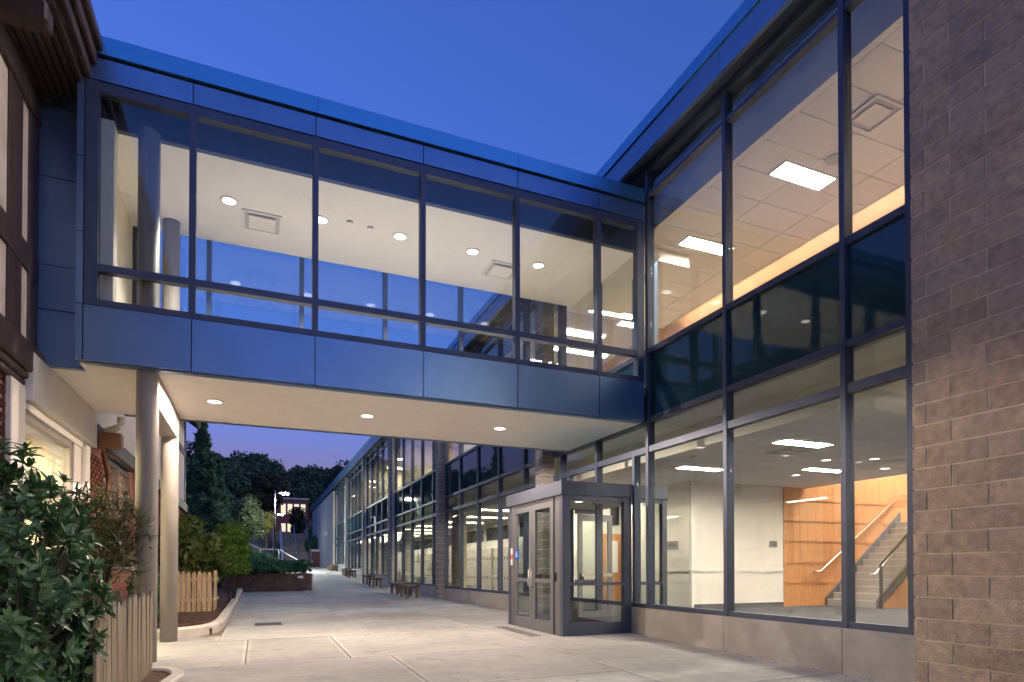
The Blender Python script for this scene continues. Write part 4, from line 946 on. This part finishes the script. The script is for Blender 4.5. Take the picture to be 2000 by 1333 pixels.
for k in range(3): box('cap_stone', 4.98 + k * .5, 5.46 + k * .5, 64.12, 64.7, 2.85, 3.1, 'pale_cap', lw)
rl = thing('railing', 'metal railing on the terrace above the red brick wall', 'railing', (5.4, 71, 5.0))
for x in (5.1, 6.6): tube('post', [(x, 71, 4.0), (x, 71, 6.05)], .04, 'rail_steel', rl, 6)
tube('top_rail', [(5.1, 71, 6.05), (6.6, 71, 6.05)], .04, 'rail_steel', rl, 6); tube('low_rail', [(5.1, 71, 4.3), (6.6, 71, 4.3)], .04, 'rail_steel', rl, 6)
# sloping walkway handrail on the bank
br2 = thing('ramp_handrail', 'white handrail running down the juniper bank', 'handrail', (.9, 45, 1.7))
tube('rail', [(-2.0, 50, 3.6), (-.9, 48.5, 3.1), (.2, 47.5, 2.55), (1.4, 46.5, 2.5), (2.6, 45, 1.75), (2.62, 45, 1.2)], .04, 'rail_steel', br2, 8)
for p in ((-.9, 48.5, 3.1), (.2, 47.5, 2.55), (1.4, 46.5, 2.5)): tube('rail_post', [p, (p[0], p[1], p[2] - 1.0)], .03, 'rail_steel', br2, 6)
def lamp(x, y, zt, z0, label, s=1.0, glow='street_glow'):
    t = thing('lamp_post', label, 'street lamp', (x, y, z0), 'lamp posts on the bank')
    tube('pole', [(x, y, z0), (x, y, zt)], .075 * s, 'black_metal' if s >= 1 else 'white_steel', t, 10, .055 * s)
    tube('arm', [(x, y, zt - .25), (x + .45 * s, y, zt - .12)], .04 * s, 'black_metal', t, 8)
    bbox('lamp_head', x + .38 * s, x + .92 * s, y - .18, y + .18, zt - .16, zt - .02, 'black_metal', t, .03)
    bbox('lens', x + .42 * s, x + .88 * s, y - .15, y + .15, zt - .24, zt - .161, glow, t, .03)
lamp(1.05, 44, 6.4, 1.6, 'tall dark lamp post with bright head on the bank'); lamp(1.35, 60, 6.3, 2.6, 'shorter lamp post behind the tall one by the stairs', .9, 'street_glow_dim')
# brick school far behind
sch = thing('brick_school', 'small red brick building with glowing windows at the top of the stairs', 'building', (6.8, 128, 8))
SBX0, SBX1, SY = 3.2, 9.1, 126.0
zt_, zb_ = 14.9, 6.0
box('wall', SBX0, SBX1, SY, SY + 8, zb_, zt_ - .25, 'brick_red', sch); bbox('parapet', SBX0 - .15, SBX1 + .15, SY - .2, SY + 8, zt_ - .25, zt_, 'pale_cap', sch)
for r, (za, zb2) in enumerate(((11.7, 13.7), (7.9, 9.9))):
    for k in range(4):
        x = SBX0 + .95 + k * 1.2; w_ = bbox('window', x - .06, x + .86, SY - .03, SY + .0, za - .06, zb2 + .06, 'white_steel', sch)
        box('pane', x, x + .8, SY - .05, SY - .031, za, zb2, 'lit_pane', w_)
        for zc in (za + .67, za + 1.33): box('muntin', x, x + .8, SY - .07, SY - .051, zc - .03, zc + .03, 'white_steel', w_)
        box('muntin', x + .38, x + .42, SY - .072, SY - .0505, za, zb2, 'white_steel', w_)
wsn = thing('wall_sign', 'small unlit letter sign on the far grey end wall', 'sign', (5.74, 58, 4.3))
for k in range(6): box('letter', 5.70, 5.749, 57.0 + k * .4, 57.28 + k * .4, 4.15, 4.55 if k % 2 else 4.45, 'white_steel', wsn)

# ------------------------------------------------------------------ vegetation
def quads_mesh(name, C, N, size, mname, parent, aspect=2.0, jitter=.6, origin=None, tri=False):
    "leaf-sized faces: centres C, preferred normals N"
    n = len(C); s = size * RNG.uniform(.6, 1.35, (n, 1))
    nv = N + RNG.normal(0, jitter, (n, 3)); nv /= np.linalg.norm(nv, axis=1, keepdims=True)
    r = RNG.normal(0, 1, (n, 3)); u = np.cross(nv, r); u /= np.linalg.norm(u, axis=1, keepdims=True); v = np.cross(nv, u)
    a = C - u * s * .5 * aspect; c = C + u * s * .5 * aspect; b = C - v * s * .5 + nv * s * .08; d = C + v * s * .5 + nv * s * .08
    V = np.stack([a, b, c, d], 1).reshape(-1, 3)
    o0 = np.array(origin) if origin is not None else V.mean(0)
    me = bpy.data.meshes.new(name); me.vertices.add(len(V)); me.vertices.foreach_set('co', (V - o0).ravel())
    me.loops.add(n * 4); me.loops.foreach_set('vertex_index', np.arange(n * 4)); me.polygons.add(n)
    me.polygons.foreach_set('loop_start', np.arange(n) * 4); me.materials.append(M[mname]); me.update(calc_edges=True)
    return link(bpy.data.objects.new(name, me), parent, tuple(o0))
def blob_points(center, rad, n, lumps=14, lump_r=.45, zmin=None):
    "points on the skin of many lumps spread through an ellipsoid"
    c = np.array(center); rad = np.array(rad)
    d = RNG.normal(0, 1, (lumps, 3)); d /= np.linalg.norm(d, axis=1, keepdims=True)
    lc = c + d * rad * RNG.uniform(.35, .78, (lumps, 1)); lr = lump_r * rad.mean() * RNG.uniform(.6, 1.25, lumps)
    k = RNG.integers(0, lumps, n); e = RNG.normal(0, 1, (n, 3)); e /= np.linalg.norm(e, axis=1, keepdims=True)
    p = lc[k] + e * (lr[k] * RNG.uniform(.72, 1.05, n))[:, None]
    if zmin is not None: keep = p[:, 2] > zmin; p, e = p[keep], e[keep]
    return p, e
def trunk(name, base, top, r, parent, mname='bark'):
    pts = [(base[0] + (top[0] - base[0]) * t + .06 * math.sin(5 * t), base[1] + (top[1] - base[1]) * t, base[2] + (top[2] - base[2]) * t) for t in np.linspace(0, 1, 6)]
    return tube(name, pts, r, mname, parent, 8, r * .4)
def tree(label, x, y, h, cr, mname, n=9000, leaf=.14, crown_lo=.25, lumps=26, name='deciduous_tree', cat='tree', squash=1.0):
    z0 = terrain(x, y); t = thing(name, label, cat, (x, y, z0))
    tk = trunk('trunk', (x, y, z0 - .1), (x + .1, y, z0 + h * .62), h * .022 + .04, t)
    for k in range(5):
        a = k * 1.3; tube('limb', [(x + .05, y, z0 + h * (.3 + .06 * k)), (x + cr * .3 * math.cos(a), y + cr * .3 * math.sin(a), z0 + h * (.45 + .06 * k)), (x + cr * .6 * math.cos(a), y + cr * .6 * math.sin(a), z0 + h * (.55 + .06 * k))], h * .01 + .015, 'bark', t, 6, .01)
    cz = z0 + h * (1 + crown_lo) / 2
    p, e = blob_points((x, y, cz), (cr, cr * squash, h * (1 - crown_lo) / 2), n, lumps, .38)
    quads_mesh('crown', p, e, leaf, mname, t, 1.6); return t
def conifer(label, x, y, h, r, n=11000, mname='conifer_leaf', leaf=.16, base=0.02, up=.35):
    z0 = terrain(x, y); t = thing('conifer_tree', label, 'tree', (x, y, z0))
    trunk('trunk', (x, y, z0 - .1), (x, y, z0 + h * .96), h * .016 + .03, t)
    P_ = []; N_ = []
    nb = 150
    for b in range(nb):
        f = base + (1 - base) * (b / nb) ** .85; zz_ = z0 + h * f; L_ = r * (1 - f) ** 1.05 * random.uniform(.6, 1.2) + .06; a = random.uniform(0, 6.28)
        m_ = max(8, int(n / nb * (1.25 - f)))
        s = RNG.uniform(.15, 1, m_); wid = .28 * L_ * (1 - s * .6)
        pts = np.stack([x + math.cos(a) * L_ * s, y + math.sin(a) * L_ * s, zz_ + up * L_ * s ** 1.6], 1) + RNG.normal(0, 1, (m_, 3)) * wid[:, None] * np.array([.5, .5, .45])
        P_.append(pts); N_.append(np.tile([math.cos(a) * .5, math.sin(a) * .5, .7], (m_, 1)))
    quads_mesh('crown', np.vstack(P_), np.vstack(N_), leaf, mname, t, 3.0, .8); return t
def shrub(label, center, rad, n, leaf, mname, aspect=2.0, lumps=30, lr=.3, name='shrub'):
    x, y, z = center; z0 = zg(x, y) + .05
    t = thing(name, label, 'shrub', (x, y, z0))
    for k in range(5):
        a = k * 1.26; tube('stem', [(x + .05 * math.cos(a), y + .05 * math.sin(a), z0), (x + rad[0] * .5 * math.cos(a), y + rad[1] * .5 * math.sin(a), z)], .03, 'bark', t, 6, .012)
    p, e = blob_points(center, rad, n, lumps, lr, zmin=z0 + .05); quads_mesh('foliage', p, e, leaf, mname, t, aspect)['kind'] = 'stuff'; return t
# shrubs in the bed
shrub('broad leafy shrub with yellow-green leaves behind the picket fence', (-1.45, 18.6, 1.60), (1.05, .9, 1.0), 9000, .085, 'laurel_leaf', 2.4)
shrub('rounded bright green evergreen shrub at the kerb end', (-.72, 20.6, 1.62), (.72, .8, 1.15), 16000, .05, 'yew_leaf', 2.0, 60, .24)
shrub('small dark green shrub between the columns', (-1.9, 13.4, .55), (.42, .5, .55), 5000, .04, 'conifer_leaf', 2.0)
jn = thing('juniper_bank', 'low spreading juniper covering the bank above the retaining wall', 'ground cover', (.5, 31, 1.1), kind='stuff')
C_ = []; N_ = []
for k in range(75):
    y = 27.6 + 12 * random.random() ** 1.3; x = random.uniform(-2.2, 1.85 + .03 * (y - 27)); z = max(.98, terrain(x, y)); L_ = random.uniform(.5, 1.1)
    m_ = 420; a = RNG.uniform(0, 6.28, m_); s = RNG.uniform(0, 1, m_) ** .6 * L_
    C_.append(np.stack([x + np.cos(a) * s, y + np.sin(a) * s, z + .02 + .46 * (1 - (s / L_) ** 2) + RNG.uniform(-.04, .06, m_)], 1)); N_.append(np.stack([np.cos(a) * .4, np.sin(a) * .4, np.ones(m_)], 1))
C_ = np.vstack(C_); N_ = np.vstack(N_); keep = C_[:, 0] < 2.15
quads_mesh('foliage', C_[keep], N_[keep], .075, 'juniper_leaf', jn, 2.6, .9)['kind'] = 'stuff'
# trees on the slope
conifer('tall dark green conifer rising beside the old building', -2.85, 38, 7.8, 1.55, 15000, up=.55)
conifer('slimmer conifer just right of the tallest one', -2.23, 41, 5.9, 1.0, 9000, up=.6)
conifer('short wide evergreen in front of the tall conifer', -2.2, 33, 3.6, 1.5, 9000, up=.3)
tree('pale green airy tree on the bank left of the lamp post', -.75, 49, 4.2, 1.55, 'light_tree_leaf', 7000, .11, .2)
tree('small yellow-leaved tree lit by the lamp', .55, 52, 3.6, .95, 'yellow_tree_leaf', 1800, .13, .45, 14)
tree('mid green tree behind the pale airy tree', -3.2, 58, 5.2, 2.1, 'forest_leaf', 8000, .2)
tree('dark round tree hanging in front of the brick school', 1.2, 92, 8.0, 3.0, 'dark_tree_leaf', 9000, .25)
tree('small dark tree at the top of the outdoor stairs', 4.8, 84, 5.0, 1.3, 'dark_tree_leaf', 5000, .16, .05)
tree('blue-green tree behind the lamp posts', -4.5, 84, 8.0, 3.8, 'forest_leaf', 11000, .32)
tree('large green tree left of the brick school', 1.5, 150, 9, 5, 'forest_leaf', 10000, .5)
tree('dark spreading tree on the skyline at the left', -15, 165, 16, 6.5, 'dark_tree_leaf', 9000, .5)
tree('tall bluish tree in the middle of the wooded slope', 4, 175, 11, 7, 'forest_leaf', 11000, .55)
tree('dark tree on the slope behind the far roof edge', 22, 165, 13, 6.5, 'forest_leaf', 9000, .5)
tree('reddish dark tree at the left foot of the wooded slope', -9, 112, 8.5, 4, 'dark_tree_leaf', 8000, .34)
tree('broad tree behind the tall conifer', -8.5, 70, 7.0, 3.2, 'forest_leaf', 9000, .24)
hedge = thing('hedge', 'dark ivy hedge on the slope beside the far end wall', 'hedge', (5.3, 67, 3))
p, e = blob_points((5.3, 68, 3.6), (.7, 3.0, .8), 4000, 26, .35); quads_mesh('foliage', p, e, .12, 'conifer_leaf', hedge, 1.6)
p, e = blob_points((6.0, 75, 5.2), (.9, 1.2, .6), 1500, 12, .4); t = thing('shrub', 'green shrub on the terrace above the brick wall', 'shrub', (6, 75, 4.7)); quads_mesh('foliage', p, e, .12, 'juniper_leaf', t, 1.6)
# far wood: one mass on the hill
C_ = []; N_ = []
for k in range(230):
    y = random.uniform(135, 250); x = random.uniform(-75, 75) + (y - 135) * .1; z = terrain(x, y); hgt = random.uniform(8, 13); cr = random.uniform(3.6, 5.8)
    p, e = blob_points((x, y, z + hgt * .62), (cr, cr, hgt * .45), 1100, 16, .42); C_.append(p); N_.append(e)
fw = quads_mesh('wooded_hill', np.vstack(C_), np.vstack(N_), .62, 'forest_leaf', None, 1.5, .7); tag(fw, 'dark mass of trees covering the distant hill', 'wood', kind='stuff')
# trees beyond the old building, seen in reflections
for k, (x, y, h) in enumerate(((-12, 30, 9), (-14, 42, 11))):
    tree(['large tree behind the old building roof', 'second large tree behind the old building roof'][k], x, y, h, 3.6, 'forest_leaf', 6000, .3)

# ---- big rhododendron in the left foreground: whorls of long leaves
def leaf_mesh(L_, wd, droop, mname):
    V = []; F = []
    ts = (0, .25, .55, .82, 1.0); ws = (.12, .72, 1.0, .62, .04)
    for t_, w2 in zip(ts, ws):
        x = L_ * t_; z = -droop * L_ * t_ ** 2
        V += [(x, -wd / 2 * w2, z + .10 * wd), (x, 0, z - .06 * wd), (x, wd / 2 * w2, z + .10 * wd)]
    for i in range(4):
        a = i * 3; F += [(a, a + 1, a + 4, a + 3), (a + 1, a + 2, a + 5, a + 4)]
    me = bpy.data.meshes.new('leaf'); me.from_pydata(V, [], F); me.materials.append(M[mname])
    me.polygons.foreach_set('use_smooth', [True] * len(F)); me.update(); return me
def leafy(name, label, cat, base, tips, per, L_, wd, mname, stems=True, spread=(.35, 1.1), droops=(.05, .25, .5), keep=300):
    t = thing(name, label, cat, base)
    LM = [leaf_mesh(L_ * s, wd * s, d, mname) for s in (.6, .78, .95, 1.1) for d in droops]
    allv = []
    for (p, axis) in tips:
        ax = Vector(axis).normalized(); q = Vector((0, 0, 1)).rotation_difference(ax)
        n = random.randint(*per); a0 = random.uniform(0, 6.28)
        for i in range(n):
            tilt = random.uniform(*spread); az = a0 + i * 2 * math.pi / n + random.uniform(-.25, .25)
            mtx = Matrix.Translation(p) @ q.to_matrix().to_4x4() @ Matrix.Rotation(az, 4, 'Z') @ Matrix.Rotation(-tilt, 4, 'Y') @ Matrix.Rotation(random.uniform(-.4, .4), 4, 'X')
            allv.append((mtx, random.choice(LM)))
    cp = Vector((0, 0, EYE))
    allv.sort(key=lambda m_: (m_[0].translation - cp).length)
    inv = Matrix.Translation(Vector(base)).inverted()
    vis = [a for a in allv]
    for mtx, me in vis[:keep]:
        o = bpy.data.objects.new('leaf', me); COL.objects.link(o); o.parent = t; o.matrix_local = inv @ mtx
    V = []; F = []
    for mtx, me in vis[keep:]:
        k = len(V); V += [tuple(mtx @ v.co) for v in me.vertices]; F += [tuple(k + i for i in p.vertices) for p in me.polygons]
    if V: tag(mesh_obj('leaf_mass', V, F, mname, t, smooth=True), kind='stuff')
    return t
tips = []
bc = Vector((-1.80, 5.0, .88))
branches = []
for k in range(1250):
    u = Vector((random.gauss(0, 1), random.gauss(0, 1), random.gauss(0, 1))).normalized()
    rr = random.uniform(.72, 1.0) if k % 4 else random.uniform(.35, .7)
    p = Vector((bc.x + u.x * .80 * rr, bc.y + u.y * 1.30 * rr, bc.z + u.z * 1.06 * rr))
    if p.z < .1: p.z = random.uniform(.1, .5)
    ax = Vector((u.x, u.y, u.z + .55)); tips.append((p, ax)); branches.append((p, ax))
for k in range(70):     # loose upper shoots
    p = Vector((random.uniform(-2.3, -1.5), random.uniform(4.6, 6.4), random.uniform(1.45, 2.02))); tips.append((p, (random.uniform(-.4, .6), random.uniform(-.5, .3), 1))); branches.append((p, (0, 0, 1)))
rh = leafy('rhododendron', 'large dark green rhododendron filling the left foreground', 'shrub', (-1.7, 5.0, zg(-1.7, 5)), tips, (7, 10), .108, .040, 'rhodo_leaf', spread=(.15, 1.25), droops=(.0, .2, .5))
for k, (p, ax) in enumerate(branches):
    if k % 5: continue
    b0 = Vector((-1.7 + random.uniform(-.15, .15), 5.0 + random.uniform(-.3, .3), 0)); mid = b0.lerp(p, .5) + Vector((0, 0, .08))
    tube('branch', [tuple(b0), tuple(mid), tuple(p)], .016, 'bark', rh, 5, .005)
# drooping narrow-leaved shrub in front of the old building
tips = []; arch = []
for k in range(84):
    a = random.uniform(0, 6.28); L_ = random.uniform(.35, .75); z = random.uniform(1.35, 2.05)
    b0 = Vector((-1.75, 8.35, .1)); p1 = Vector((-1.78 + .5 * L_ * math.cos(a), 8.3 + .6 * L_ * math.sin(a), z)); p2 = p1 + Vector((.33 * math.cos(a) * L_, .4 * math.sin(a) * L_, -random.uniform(.15, .6)))
    arch.append((b0, p1, p2))
    for f in (0, .3, .6, .9): tips.append((p1.lerp(p2, f), Vector((math.cos(a) * .3, math.sin(a) * .3, -.9 if f else .4))))
lc = leafy('drooping_shrub', 'drooping narrow-leaved shrub in front of the leaded window', 'shrub', (-1.75, 8.3, 0), tips, (7, 9), .15, .025, 'narrow_leaf', spread=(-.2, .9), droops=(.2, .5))
for b0, p1, p2 in arch[::2]: tube('stem', [tuple(b0), tuple(b0.lerp(p1, .5) + Vector((0, 0, .1))), tuple(p1), tuple(p2)], .009, 'bark', lc, 5, .003)
